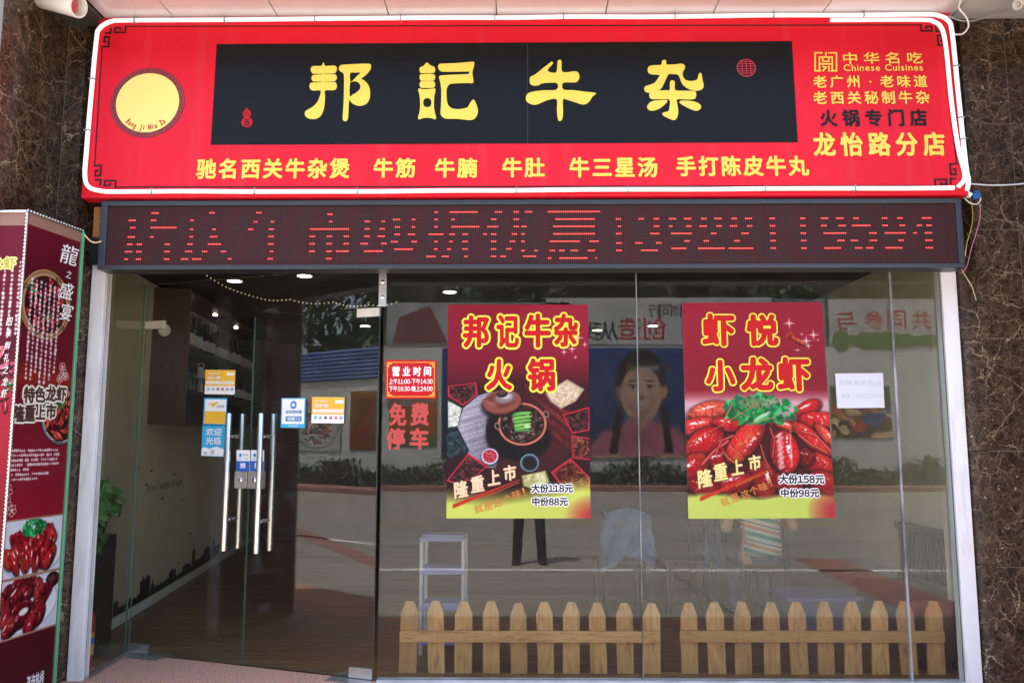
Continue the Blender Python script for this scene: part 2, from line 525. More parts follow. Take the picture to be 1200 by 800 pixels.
class Canvas:
    def __init__(s, x0, y0, x1, y1, res, col='808080', seed=1):
        s.x0, s.y0, s.r = x0, y0, res
        s.w, s.h = int(round((x1 - x0) * res)), int(round((y1 - y0) * res))
        s.p = np.ones((s.h, s.w, 3)) * C(col)
        s.X, s.Y = np.meshgrid(x0 + (np.arange(s.w) + .5) / res, y0 + (np.arange(s.h) + .5) / res)
        s.seed = seed
        s.n1 = vnoise(s.h, s.w, 9 * res, seed); s.n2 = vnoise(s.h, s.w, 2.2 * res, seed + 1, 2); s.n3 = vnoise(s.h, s.w, 30 * res, seed + 2)
    def put(s, mask, col):
        col = C(col) if isinstance(col, str) else col
        s.p = s.p * (1 - mask[..., None]) + col * mask[..., None]
    def vgrad(s, stops):                     # (y, colour) down the sheet
        ys = [a for a, _ in stops]; cs = np.array([C(c) for _, c in stops])
        for k in range(3):
            s.p[..., k] = np.interp(s.Y, ys, cs[:, k])
    def uv(s, cx, cy, rx, ry, ang):
        a = R(ang); dx, dy = s.X - cx, s.Y - cy
        return (dx * math.cos(a) + dy * math.sin(a)) / rx, (-dx * math.sin(a) + dy * math.cos(a)) / ry
    def ell(s, cx, cy, rx, ry, ang=0, col='ffffff', alpha=1.0, soft=.12, noise=0.0):
        u, v = s.uv(cx, cy, rx, ry, ang); d = np.sqrt(u * u + v * v) + noise * (s.n2 - .5)
        m = np.clip((1 - d) / soft + .5, 0, 1) * alpha
        s.put(m, col); return m
    def ringe(s, cx, cy, rx, ry, w, ang=0, col='ffffff', alpha=1.0):
        u, v = s.uv(cx, cy, rx, ry, ang); d = np.abs(np.sqrt(u * u + v * v) - 1) * min(rx, ry)
        s.put(np.clip(w - d + .5 / s.r, 0, 1 / s.r) * s.r * alpha, col)
    def poly(s, pts, col, alpha=1.0, soft=.8):
        d = np.full(s.X.shape, 1e9); inside = np.zeros(s.X.shape, bool); k = len(pts)
        for i in range(k):
            (x0, y0), (x1, y1) = pts[i], pts[(i + 1) % k]
            ex, ey = x1 - x0, y1 - y0
            t = np.clip(((s.X - x0) * ex + (s.Y - y0) * ey) / (ex * ex + ey * ey + 1e-9), 0, 1)
            d = np.minimum(d, np.hypot(s.X - x0 - t * ex, s.Y - y0 - t * ey))
            c = (y0 > s.Y) != (y1 > s.Y)
            inside ^= c & (s.X < (x1 - x0) * (s.Y - y0) / (y1 - y0 + 1e-12) + x0)
        sd = np.where(inside, d, -d)
        m = np.clip(sd / soft + .5, 0, 1) * alpha
        s.put(m, col); return m
    def line(s, pts, w, col, alpha=1.0):
        d = np.full(s.X.shape, 1e9)
        for (x0, y0), (x1, y1) in zip(pts[:-1], pts[1:]):
            ex, ey = x1 - x0, y1 - y0
            t = np.clip(((s.X - x0) * ex + (s.Y - y0) * ey) / (ex * ex + ey * ey + 1e-9), 0, 1)
            d = np.minimum(d, np.hypot(s.X - x0 - t * ex, s.Y - y0 - t * ey))
        s.put(np.clip((w / 2 - d) * s.r + .5, 0, 1) * alpha, col)
    def shell(s, cx, cy, rx, ry, ang, col='c41420', segs=5, gloss=1.0, dark='3a0508', seed=0, pale=.25):
        """one boiled crayfish body, long axis rx: rounded, ringed, wet."""
        u, v = s.uv(cx, cy, rx, ry, ang); d = np.sqrt(u * u + v * v) + .12 * (s.n2 - .5)
        m = np.clip((1 - d) / (.9 / (min(rx, ry) * s.r) + .05) + .5, 0, 1)
        z = np.sqrt(np.clip(1 - u * u - v * v, 0, 1))
        sh = np.clip(.30 + .80 * z - .35 * v * (1 if abs(ang) < 95 else -1), .1, 1.15) * (.72 + .55 * s.n2)
        if segs:
            ph = (u * segs + .35 * v * v * segs * .3) * .5
            gr = np.clip(1 - np.abs((ph % 1) - .5) * 9, 0, 1) * (u > -.25)
            sh = sh * (1 - .55 * gr)
        c = C(dark)[None, None] * (1 - sh[..., None]) + C(col)[None, None] * sh[..., None]
        pl = np.clip((s.n1 - .55) * 5, 0, 1)[..., None] * pale
        c = c * (1 - pl) + C('f08a4a') * pl
        hl = np.clip(1 - ((u + .15) ** 2 / .35 + (v + .38) ** 2 / .035), 0, 1) * np.clip((s.n2 - .44) * 9, 0, 1) * gloss
        hl2 = np.clip((s.n2 - .76) * 10, 0, 1) * z * .45 * gloss
        hh = np.clip(hl + hl2, 0, 1)[..., None]
        c = c * (1 - hh) + C('ffe9e0') * hh
        s.ell(cx + .5, cy + 1.0, rx * 1.07, ry * 1.16, ang, '180305', .7, .25)
        s.p = s.p * (1 - m[..., None]) + np.clip(c, 0, 1) * m[..., None]
    def leaves(s, cx, cy, rx, ry, n, seed, cols=('0f7a34', '1c9c48', '0a5526', '4cc070', '0c6a4a')):
        r = random.Random(seed)
        for i in range(n):
            a = r.uniform(0, 6.28); q = math.sqrt(r.random())
            k = r.uniform(.10, .26)
            s.ell(cx + rx * q * math.cos(a), cy + ry * q * math.sin(a), rx * k, ry * k * r.uniform(.6, 1.3), r.uniform(0, 180), r.choice(cols), .9, .3, .9)
    def heap(s, pts, cols, n, seed, size):           # chopped food inside a dish outline
        xs = [p[0] for p in pts]; ys = [p[1] for p in pts]; r = random.Random(seed)
        keep = s.p.copy()
        for i in range(n):
            s.ell(r.uniform(min(xs), max(xs)), r.uniform(min(ys), max(ys)), size * r.uniform(.6, 1.5), size * r.uniform(.4, .9), r.uniform(0, 180), r.choice(cols), .85, .4, .8)
        new = s.p; s.p = keep
        m = s.poly(pts, '000000', 0.0) if False else None
        k2 = Canvas.__new__(Canvas); k2.__dict__ = dict(s.__dict__); k2.p = np.zeros_like(keep)
        m = k2.poly(pts, 'ffffff')
        s.p = keep * (1 - m[..., None]) + new * m[..., None]
    def sheet(s, name, TL, TR, BL, BR, m, parent=None, gain=.85):
        h, w = s.h, s.w
        TL, TR, BL, BR = [np.array(p) for p in (TL, TR, BL, BR)]
        fu = np.linspace(0, 1, w)[None, :, None]; fv = np.linspace(0, 1, h)[:, None, None]
        co = (TL * (1 - fu) + TR * fu) * (1 - fv) + (BL * (1 - fu) + BR * fu) * fv
        idx = np.arange(h * w).reshape(h, w)
        q = np.stack([idx[1:, :-1], idx[1:, 1:], idx[:-1, 1:], idx[:-1, :-1]], -1).reshape(-1, 4)
        me = bpy.data.meshes.new(name)
        me.vertices.add(h * w); me.vertices.foreach_set('co', co.reshape(-1).astype(np.float32))
        me.loops.add(q.size); me.loops.foreach_set('vertex_index', q.reshape(-1).astype(np.int32))
        me.polygons.add(len(q)); me.polygons.foreach_set('loop_start', np.arange(0, q.size, 4, dtype=np.int32))
        me.update(calc_edges=True)
        a = me.color_attributes.new('print', 'FLOAT_COLOR', 'POINT')
        p = np.clip(s.p, 0, 1); lin = np.where(p <= .04045, p / 12.92, ((p + .055) / 1.055) ** 2.4) * gain
        a.data.foreach_set('color', np.concatenate([lin, np.ones((h, w, 1))], -1).reshape(-1).astype(np.float32))
        return link(name, me, m, parent)

# ------------------------------------------------------------------ ground and pavement
def flat(name, pts, z, m, thick=0.0, parent=None):
    b = MB()
    if thick:
        b.prism([(x, y, z) for x, y in pts], (0, 0, 1), thick)
    else:
        b.add([(x, y, z) for x, y in pts], [tuple(range(len(pts)))])
    return b.build(name, m, parent)
FLOOR = .12
DL = PZ(150, 757, FLOOR); DR = PZ(440, 797, FLOOR)          # the two ends of the slanting door line
DR.y = .012
DL = PY(148, 767, .64)
DL2, DR2 = (DL.x, DL.y), (DR.x, DR.y)

m = noisy('road_concrete', (.22, .20, .175), (.30, .275, .24), .35, .9, 8, bump=.2, bdist=.01)
t = NT(m); v = t.coords()
fine = t.noise(v, 40, 3); big = t.noise(v, .12, 4)
c = t.ramp(big.outputs[0], [(.35, (.20, .185, .16)), (.65, (.30, .275, .235))])
st_ = t.noise(t.coords((.10, 1.6, 1)), 1.3, 5, .6); c = t.mix(.5, c, t.ramp(st_.outputs[0], [(.34, (.12, .11, .095)), (.62, (.33, .30, .26))]))
c = t.mix(.25, c, t.ramp(fine.outputs[0], [(.3, (.14, .13, .11)), (.7, (.36, .33, .29))])); t.base(c)
M['road'] = m
struct(flat('road', [(-160, 80), (160, 80), (160, -160), (-160, -160)][::-1], 0, M['road']))
m = mat('red_granite', (.36, .2, .15), .75, spec=.15); t = NT(m); v = t.coords()
g = t.noise(v, 150, 2, .5); vo = t.new('ShaderNodeTexVoronoi'); vo.inputs['Scale'].default_value = 130; t.ln(v, vo.inputs['Vector'])
c = t.ramp(g.outputs[0], [(.36, (.20, .075, .04)), (.5, (.52, .235, .14)), (.64, (.80, .56, .42))])
c = t.mix(.35, c, vo.outputs['Color'], 'OVERLAY'); t.base(c); t.bump(g.outputs[0], .1, .002)
M['granite'] = m
struct(flat('pavement', [(-30, -1.75), (30, -1.75), (30, 0), (DR.x, 0), (DR.x, DR.y), DL2, (-2.83, 0), (-30, 0)], FLOOR, M['granite'], .118))
M['line_white'] = noisy('road_paint_white', (.62, .62, .6), (.8, .8, .78), 3, .7)
M['line_yellow'] = noisy('road_paint_yellow', (.55, .33, .06), (.65, .4, .08), 3, .7)
M['red_paving'] = noisy('red_paving', (.24, .10, .08), (.32, .15, .12), 6, .85)
b = MB()
for x in range(-40, 40, 8):
    b.add([(x + .01, -4.99, .004), (x + 8, -4.99, .004), (x + 8, -4.87, .004), (x + .01, -4.87, .004)], [(0, 1, 2, 3)])
struct(b.build('road_marking', M['line_white']))
b = MB()
for x in range(-40, 40, 4):
    b.add([(x, -10.5, .004), (x + 2.2, -10.5, .004), (x + 2.2, -10.35, .004), (x, -10.35, .004)], [(0, 1, 2, 3)])
struct(b.build('road_marking', M['line_yellow']))
def GR(px, py):                                              # a road point seen mirrored in the window
    p = PZ(px, py, 0); return (p.x, -p.y)
a0, a1, a2, a3 = GR(930, 655), GR(985, 655), GR(1180, 730), GR(1090, 730)
struct(flat('road_paving_band', [a0, a1, a2, a3], .004, M['red_paving']))
b = MB(); cr = [GR(*q) for q in ((693, 592), (716, 612), (742, 634), (762, 652), (790, 672), (815, 690), (838, 706), (856, 718), (882, 728))]
rdc = random.Random(6); cp = []
for (xa, ya), (xb, yb) in zip(cr[:-1], cr[1:]):
    for k in range(6):
        f = k / 6; cp.append((xa + (xb - xa) * f + rdc.uniform(-.02, .02), ya + (yb - ya) * f + rdc.uniform(-.02, .02)))
vs = []
for k, (x, y) in enumerate(cp):
    w_ = .006 + .012 * rdc.random(); vs += [(x - w_, y, .004), (x + w_, y, .004)]
b.add(vs, [(2 * k, 2 * k + 1, 2 * k + 3, 2 * k + 2) for k in range(len(cp) - 1)]); struct(b.build('road_crack', mat('crack_tar', (.08, .07, .06), .8)))
struct(flat('road_paving_band', [(-9, -5.6), (-3.2, -3.1), (-3.2, -2.8), (-9, -5.2)], .004, M['red_paving']))

# ------------------------------------------------------------------ marble piers and wall
def slab_wall(root, pl, a0, a1, zs, vs, th, gap=.003):
    for z0, z1 in zip(zs[:-1], zs[1:]):
        for x0, x1 in zip(vs[:-1], vs[1:]):
            b = MB(); b.slab(pl, x0 + gap / 2, z0 + gap / 2, x1 - gap / 2, z1 - gap / 2, -th, 0)
            b.build('marble_slab', M['marble'], root, bevel=.002)
ZS = [0.13, .83, 1.52, 2.21, 2.90, 3.59, 4.28, 5.0]
fr = lambda y: Plane((0, y, 0), (1, 0, 0), (0, 0, 1))
t = thing('marble_pier', 'brown veined marble pier at the right end of the shopfront, clear of any display', 'pier', (3.3, 0, 0))
slab_wall(t, fr(-.15), 0, 0, ZS, [2.85, 3.13, 3.8, 4.5], .02)
d = Vector((2.85 - 2.795, -.15, 0)).normalized()
slab_wall(t, Plane((2.795, 0, 0), d, (0, 0, 1)), 0, 0, ZS, [0, .158], .015)
b = MB(); b.hexa([(2.853, -.1475, .12), (4.5, -.1475, .12), (4.5, .3, .12), (2.82, .3, .12)], [(2.853, -.1475, 5), (4.5, -.1475, 5), (4.5, .3, 5), (2.82, .3, 5)]); b.build('core', M['mortar'], t)
b = MB(); b.box(3.35, -1.35, .12, 4.5, -.152, 5); b.build('projection', M['marble'], t)
t = thing('marble_pier', 'brown veined marble pier at the left end, behind the red light box', 'pier', (-3.3, 0, 0))
slab_wall(t, fr(-.15), 0, 0, ZS, [-2.97, -2.85], .02)
d = Vector((-2.795 + 2.85, .15, 0)).normalized()
slab_wall(t, Plane((-2.85, -.15, 0), d, (0, 0, 1)), 0, 0, ZS, [0, .158], .015)
slab_wall(t, Plane((-2.97, -.66, 0), (0, 1, 0), (0, 0, 1)), 0, 0, ZS, [-.14, .51], .02)
b = MB(); b.hexa([(-4.5, -.1475, .12), (-2.853, -.1475, .12), (-2.82, .3, .12), (-4.5, .3, .12)], [(-4.5, -.1475, 5), (-2.853, -.1475, 5), (-2.82, .3, 5), (-4.5, .3, 5)])
b.box(-4.5, -.80, .12, -2.9725, -.1478, 5); b.build('core', M['mortar'], t)

# white jambs
for x0, x1, side in ((-2.79, -2.70, 'left'), (2.695, 2.79, 'right')):
    b = MB(); b.box(x0, -.02, FLOOR, x1, .07, 2.75)
    o = b.build('white_jamb', M['white_post'], None, bevel=.003)
    tag(o, 'narrow white painted jamb between the %s marble pier and the glass' % side, 'door jamb', 'white jambs')
# wall above the glass, behind sign and screen
b = MB(); b.box(-2.79, .1, 2.90, 2.79, .35, 5.2)
tag(b.build('shopfront_wall', M['mortar']), 'plain grey wall above the shop windows behind the red sign', 'wall')
b = MB(); b.box(-2.79, -.06, 2.71, 2.79, .098, 2.90); b.build('lintel', M['black_metal'], bpy.data.objects['shopfront_wall'])

# ------------------------------------------------------------------ canopy
CZ = 4.30
t = thing('canopy', 'shiny metal clad canopy above the red shop sign', 'canopy', (0, -.8, CZ))
m = mat('satin_aluminium', (.72, .72, .72), .32, metal=.35); tt = NT(m)
n = tt.noise(tt.coords((.5, 6, 1)), 3, 3); tt.bump(n.outputs[0], .06, .02); M['soffit'] = m
xs = [PZ(x, 0, CZ).x for x in (116, 186, 314, 450, 581, 713, 843, 975, 1106)]
xs = [-2.70 + .0] + xs[1:-1] + [2.78]
for x0, x1 in zip(xs[:-1], xs[1:]):
    b = MB(); b.box(x0 + .003, -.70, CZ, x1 - .003, -.05, CZ + .03); b.build('soffit_panel', M['soffit'], t, bevel=.004)
b = MB(); b.box(-2.965, -.70, CZ - .02, -2.706, -.152, CZ + .03); b.build('dark_panel', mat('dark_soffit_glass', (.06, .055, .05), .12), t, bevel=.004)
b = MB(); b.box(2.786, -.70, CZ, 3.34, -.152, CZ + .03); b.build('soffit_panel', M['soffit'], t)
b = MB(); b.box(-4.5, -.72, CZ + .032, 4.5, .098, CZ + .3); b.box(-4.5, -.77, CZ - .05, 4.5, -.722, CZ + .35); b.build('fascia', M['steel_dull'], t)
b = MB(); b.box(-4.5, .1, CZ + .35, 4.5, .35, CZ + 1.0); b.build('parapet', M['mortar'], t)

# ------------------------------------------------------------------ spot lamps under the canopy
def spot(lens_px, back_px, y0, y1, r, label):
    p0 = PY(*lens_px, y0); p1 = PY(*back_px, y1)
    t = thing('spot_lamp', label, 'spot lamp', tuple(p1), 'spot lamps under the canopy')
    ax = (p0 - p1).normalized(); q = ax.to_track_quat('Z', 'Y').to_matrix(); L = (p0 - p1).length
    b = MB(); b.lathe([(r * .8, -.02), (r, 0), (r, L - .004), (r * .985, L), (r * .84, L), (r * .8, L - .03), (r * .3, L - .055), (.001, L - .055)], p1, 28, M=q); b.build('body', M['white_plastic'], t, smooth=True)
    b = MB(); b.lathe([(r * .78, L - .03), (r * .5, L - .034), (r * .28, L - .05), (.001, L - .052)], p1, 20, M=q); b.build('reflector', M['chrome'], t, smooth=True)
    b = MB(); b.tube([p1 + ax * .1, Vector((p1.x + ax.x * .1, p1.y + ax.y * .1, CZ - .0))], .012); b.build('stem', M['white_plastic'], t)
spot((92.5, 8.5), (38, -6), -.55, -.47, .066, 'white cylinder spot lamp at the dark corner of the canopy')
spot((1192, 6), (1225, -8), -.5, -.42, .03, 'small white spot lamp above the bare marble pier')

# ------------------------------------------------------------------ the shop sign
SV = Vector((0, .068, 1.18)).normalized()
SP = Plane((0, -.30, 3.08), (1, 0, 0), SV)
A0, B0, A1, B1 = SP.box(105, 18.5, 1124, 230)
A0, B0 = SP.ab(95, 232)[0], SP.ab(95, 232)[1]; A1 = SP.ab(1135, 229)[0]; B1 = SP.ab(600, 18)[1]
t = thing('shop_sign', 'big red restaurant sign with black board and yellow lettering', 'shop sign', (0, -.2, 3.08))
SIGN = t
b = MB(); b.slab(SP, A0, B0, A1, B1, -.09, 0); b.build('sign_panel', M['red_vinyl'], t, bevel=.003)
b = MB()
for x in (-2.2, 0, 2.2):
    b = MB(); b.slab(SP, x - .03, .1, x + .03, 1.05, -.30, -.092); b.build('bracket', M['black_metal'], t)
L = Letters(SP); L.pxpoly([(247, 170), (935, 167), (928, 48.5), (254, 52)], .0015); BOARD = L.build('black_board', M['black_vinyl'], t)
# border line and fret corners
L = Letters(SP)
cs = [(122, 31.5), (1105, 29.5), (1123.5, 218), (108.5, 219.5)]
ca = [SP.ab(*p) for p in cs]
px = 1 / 190.0
k = 27 * px; w = 1.5 * px
TLc, TRc, BRc, BLc = ca
L.stroke([(TLc[0] + k, TLc[1]), (TRc[0] - k, TRc[1])], w, .0015); L.stroke([(BLc[0] + k, BLc[1]), (BRc[0] - k, BRc[1])], w, .0015)
L.stroke([(TLc[0], TLc[1] - k), (BLc[0], BLc[1] + k)], w, .0015); L.stroke([(TRc[0], TRc[1] - k), (BRc[0], BRc[1] + k)], w, .0015)
for (ax, by), sx, sy in ((TLc, 1, -1), (TRc, -1, -1), (BRc, -1, 1), (BLc, 1, 1)):
    P1 = [(27, 0), (27, 8), (14, 8), (14, 2), (20.5, 2), (20.5, 4.5)]
    for pts in (P1, [(y, x) for x, y in P1], [(9, 3), (9, 9), (3, 9)]):
        L.stroke([(ax + sx * x * px, by + sy * y * px) for x, y in pts], 2.1 * px, .002)
L.build('border_line', M['black_ink'], t)
# title characters, traced stroke by stroke
T1 = lambda p: SP.ab(340 + p[0] / 4.615, 60 + p[1] / 4.615)
T2 = lambda p: SP.ab(600 + p[0] / 4.615, 60 + p[1] / 4.615)
TITLE = [
 (T1, [([(112,104),(116,90),(130,83),(170,82),(178,66),(184,66),(190,82),(235,80),(250,86),(254,98),(248,116),(232,123),(135,125),(118,118)], []),
       ([(116,148),(122,134),(140,130),(235,127),(250,134),(254,148),(246,162),(230,167),(140,167),(122,163)], []),
       ([(105,192),(110,177),(125,172),(235,170),(250,177),(254,192),(248,208),(232,214),(190,216),(190,250),(184,310),(168,350),(140,368),(108,368),(86,356),(80,336),(90,322),(120,305),(146,280),(160,250),(166,216),(130,216),(112,210)], []),
       ([(175,116),(187,116),(188,146),(187,178),(175,178),(174,146)], []),
       ([(264,98),(270,82),(285,76),(320,74),(400,70),(432,72),(438,80),(436,100),(420,122),(400,140),(384,152),(398,158),(420,180),(432,210),(432,250),(420,280),(400,294),(375,298),(350,292),(332,280),(320,268),(316,330),(312,370),(300,381),(288,376),(285,360),(290,280),(292,200),(292,140),(288,122),(272,112)],
        [[(326,122),(350,119),(380,119),(366,134),(350,150),(336,164),(326,166)], [(324,178),(336,168),(352,166),(370,172),(381,190),(376,210),(356,228),(338,238),(323,245)]])]),
 (T1, [([(700,104),(704,90),(722,82),(730,72),(742,64),(752,74),(766,82),(780,88),(785,104),(780,118),(768,121),(712,121),(703,116)], []),
       ([(700,142),(706,129),(720,126),(770,126),(782,132),(785,146),(779,160),(768,163),(715,163),(704,158)], []),
       ([(700,182),(706,168),(720,165),(770,165),(782,171),(785,184),(779,198),(768,201),(715,201),(704,196)], []),
       ([(693,214),(697,204),(706,206),(735,208),(775,204),(785,206),(786,222),(780,245),(778,300),(784,340),(790,362),(784,372),(772,366),(740,362),(712,366),(700,372),(692,362),(700,330),(704,290),(700,240)],
        [[(720,280),(724,265),(734,257),(750,257),(760,264),(765,280),(761,296),(752,304),(734,304),(724,297)]]),
       ([(800,88),(806,74),(822,70),(900,67),(960,62),(988,60),(997,68),(992,92),(986,118),(990,150),(992,170),(982,176),(950,175),(880,178),(860,184),(848,205),(846,240),(850,280),(860,300),(878,312),(910,316),(940,312),(960,305),(972,285),(985,268),(994,264),(1004,282),(1014,310),(1015,335),(1006,358),(990,372),(965,375),(900,368),(850,368),(826,360),(814,340),(816,300),(818,220),(812,170),(806,148),(808,138),(824,133),(900,129),(955,127),(968,124),(968,113),(955,113),(880,114),(830,114),(810,108)], [])]),
 (T2, [([(96,156),(100,142),(115,134),(140,118),(170,92),(195,74),(212,60),(222,64),(218,74),(196,98),(194,108),(205,116),(240,116),(246,60),(256,50),(268,58),(272,114),(330,112),(350,113),(362,126),(364,148),(352,168),(335,172),(276,174),(278,210),(330,213),(400,222),(440,226),(455,232),(436,248),(420,272),(404,286),(380,291),(345,280),(300,266),(276,264),(276,330),(272,368),(260,380),(248,370),(243,320),(242,264),(205,264),(165,278),(130,292),(100,288),(78,272),(75,250),(86,232),(110,222),(170,214),(240,211),(244,176),(190,174),(160,178),(140,188),(112,188),(98,178)], [])]),
 (T2, [([(733,104),(738,88),(752,80),(780,78),(806,76),(810,58),(822,49),(834,56),(836,74),(880,74),(915,70),(932,78),(934,96),(926,110),(922,130),(930,150),(944,160),(970,164),(1000,156),(1006,136),(1014,121),(1024,126),(1030,160),(1036,190),(1028,208),(1005,216),(985,216),(950,205),(920,180),(908,150),(896,130),(870,127),(846,128),(834,150),(820,180),(806,205),(790,215),(770,220),(745,228),(722,222),(714,206),(722,192),(745,184),(770,174),(785,155),(798,134),(780,130),(755,128),(738,120)], []),
       ([(742,236),(752,226),(790,216),(840,214),(852,212),(854,170),(866,160),(880,170),(882,212),(930,216),(985,218),(995,230),(994,250),(982,262),(940,264),(895,262),(892,280),(898,320),(896,350),(886,370),(870,375),(845,365),(820,352),(812,340),(824,332),(845,326),(852,300),(850,264),(800,262),(760,262),(745,254)], []),
       ([(730,306),(736,290),(755,274),(790,268),(835,266),(838,276),(820,296),(795,314),(765,324),(742,322)], []),
       ([(906,274),(920,270),(970,272),(1000,280),(1018,292),(1022,306),(1012,320),(995,325),(965,316),(930,298),(908,284)], [])]),
]
for fn, loops in TITLE:
    L = Letters(SP)
    for outer, holes in loops:
        L.poly([fn(p) for p in smooth_loop(outer)], .004, [[fn(p) for p in smooth_loop(h)] for h in holes])
    L.build('title_character', M['yellow_vinyl'], BOARD)
# rows of lettering
for s, x0, x1, y0, y1 in (('驰名西关牛杂煲', 231, 409, 186.5, 209), ('牛筋', 438.5, 486, 186, 208), ('牛腩', 510.5, 558.5, 186, 208), ('牛肚', 589.5, 637.5, 185.5, 207.5), ('牛三星汤', 668, 769.5, 185, 207.5), ('手打陈皮牛丸', 793, 947, 183.5, 206)):
    L = Letters(SP); L.px(s, x0, y0, x1, y1, .003, bold=.034, track=.10); L.build('menu_lettering', M['yellow_vinyl'], t)
L = Letters(SP); L.px('中华名吃', 988, 62, 1080.5, 75, .003, bold=.018, track=.28); L.px('Chinese Cuisines', 988.5, 76, 1081, 83.5, .003, bold=.012, track=.05); L.build('cuisine_lettering', M['yellow_vinyl'], t)
L = Letters(SP); L.px('老广州·老味道', 953, 89, 1086, 103, .003, bold=.02, track=.18); L.build('slogan_lettering', M['yellow_vinyl'], t)
L = Letters(SP); L.px('老西关秘制牛杂', 953, 107.5, 1088.5, 122, .003, bold=.02, track=.18); L.build('slogan_lettering', M['yellow_vinyl'], t)
L = Letters(SP); L.px('火锅专门店', 961.5, 129, 1085.5, 148, .003, bold=.036, track=.26); L.build('hotpot_lettering', M['black_ink'], t)
L = Letters(SP); L.px('龙怡路分店', 953.5, 156, 1106, 182.5, .003, bold=.036, track=.22); L.build('branch_lettering', M['yellow_vinyl'], t)
# square seal beside the lettering
L = Letters(SP); sx = lambda x, y: SP.ab(954 + x, 61.5 + y)
for pts in ([(9, 1), (1, 1), (1, 22), (7, 22)], [(17, 1), (26, 1), (26, 22), (20, 22)], [(6, 22), (6, 6), (11, 6)], [(21, 22), (21, 6), (16, 6)], [(10, 6), (10, 11), (17, 11), (17, 6), (10, 6)], [(8, 14), (19, 14)], [(10, 22), (14, 18), (10, 17)], [(13.5, 1), (13.5, 5)], [(17, 22), (17, 17)]):
    L.stroke([sx(*p) for p in pts], 1.9 * px, .003)
L.build('square_seal', M['yellow_vinyl'], t)
# red seals on the black board
L = Letters(SP); ca_, cb_ = SP.ab(874.5, 80); r = 11.5 * px
L.ring(ca_, cb_, r * .90, r, .003)
for yy in (-.6, -.35, -.1, .2, .45, .7):
    hw = math.sqrt(max(0, .8 - yy * yy)); L.stroke([(ca_ - hw * r, cb_ + yy * r), (ca_ - .08 * r, cb_ + yy * r)], .8 * px, .003); L.stroke([(ca_ + .08 * r, cb_ + yy * r), (ca_ + hw * r, cb_ + yy * r)], .8 * px, .003)
L.stroke([(ca_, cb_ - .85 * r), (ca_, cb_ + .85 * r)], .9 * px, .003); L.stroke([(ca_ - .45 * r, cb_ - .7 * r), (ca_ - .45 * r, cb_ + .7 * r)], .8 * px, .003); L.stroke([(ca_ + .45 * r, cb_ - .7 * r), (ca_ + .45 * r, cb_ + .7 * r)], .8 * px, .003)
L.build('round_seal', mat('seal_red', (.42, .02, .03), .5), BOARD)
L = Letters(SP); a_, b_ = SP.ab(289.5, 133.5); L.disc(a_, b_, 5 * px, .003); a_, b_ = SP.ab(289.5, 143.5); L.disc(a_, b_, 6.6 * px, .0032); a_, b_ = SP.ab(289.5, 128.5); L.disc(a_, b_, 1.6 * px, .0034); GOURD = L.build('gourd_seal', M['red_ink'], BOARD)
L = Letters(SP); L.px('小', 287, 130.5, 292, 136.5, .0045, bold=.02); L.px('吉', 286, 139.5, 293, 148, .0045, bold=.02); L.build('gourd_lettering', M['black_ink'], BOARD)
# round emblem: fret ring, yellow disc, curved name
ea, eb = SP.ab(173, 120.5); er = SP.ab(216.5, 120.5)[0] - ea
L = Letters(SP); L.disc(ea, eb, er * .85, .0016, 72); EMB = L.build('emblem_disc', mat('emblem_yellow', (.74, .62, .16), .5), t)
L = Letters(SP); L.ring(ea, eb, er * .855, er, .0015, 72); L.build('emblem_ring', mat('emblem_brown', (.055, .012, .012), .5), EMB)
L = Letters(SP)
for k in range(26):
    a = 2 * math.pi * k / 26; da = 2 * math.pi / 26 * .40
    pol = lambda rr, aa: (ea + rr * er * math.cos(aa), eb + rr * er * math.sin(aa))
    L.stroke([pol(.885, a - da), pol(.97, a - da), pol(.97, a + da), pol(.885, a + da), pol(.885, a - da * .3), pol(.93, a - da * .3), pol(.93, a + da * .4)], .9 * px, .0025)
L.build('emblem_fret', mat('fret_red', (.38, .02, .025), .5), EMB)
L = Letters(SP)
chars = 'Bang Ji Niu Za'; n = len(chars)
for i, ch in enumerate(chars):
    if ch == ' ':
        continue
    ang = -math.pi / 2 + (i - (n - 1) / 2) * .112
    co, f = glyph(ch); cw = (co[:, 0].min() + co[:, 0].max()) / 2
    s_ = 8.6 * px; p = (co - np.array([cw, .3])) * np.array([s_ * .62, s_ * 1.15]); ro = ang + math.pi / 2
    q = np.stack([p[:, 0] * math.cos(ro) - p[:, 1] * math.sin(ro) + ea + er * .72 * math.cos(ang), p[:, 0] * math.sin(ro) + p[:, 1] * math.cos(ro) + eb + er * .72 * math.sin(ang)], 1)
    for dx, dy in ((0, 0), (.25 * px, 0), (-.25 * px, 0), (0, .25 * px)):
        L.emit(q + np.array([dx, dy]), f, .0028)
L.build('emblem_lettering', M['red_ink'], EMB)
# faint joint where the two halves of the sign sheet meet
L = Letters(SP); L.pxrect(618, 18.5, 618.5, 48, .0008); L.build('sheet_joint', mat('joint_red', (.36, .004, .012), .5), t)
L = Letters(SP); L.pxrect(618.2, 170, 618.7, 229, .0008); L.build('sheet_joint', bpy.data.materials['joint_red'], t)
L = Letters(SP); L.pxrect(618, 49.5, 618.6, 168, .0024); L.build('sheet_joint', mat('joint_grey', (.02, .02, .021), .5), BOARD)
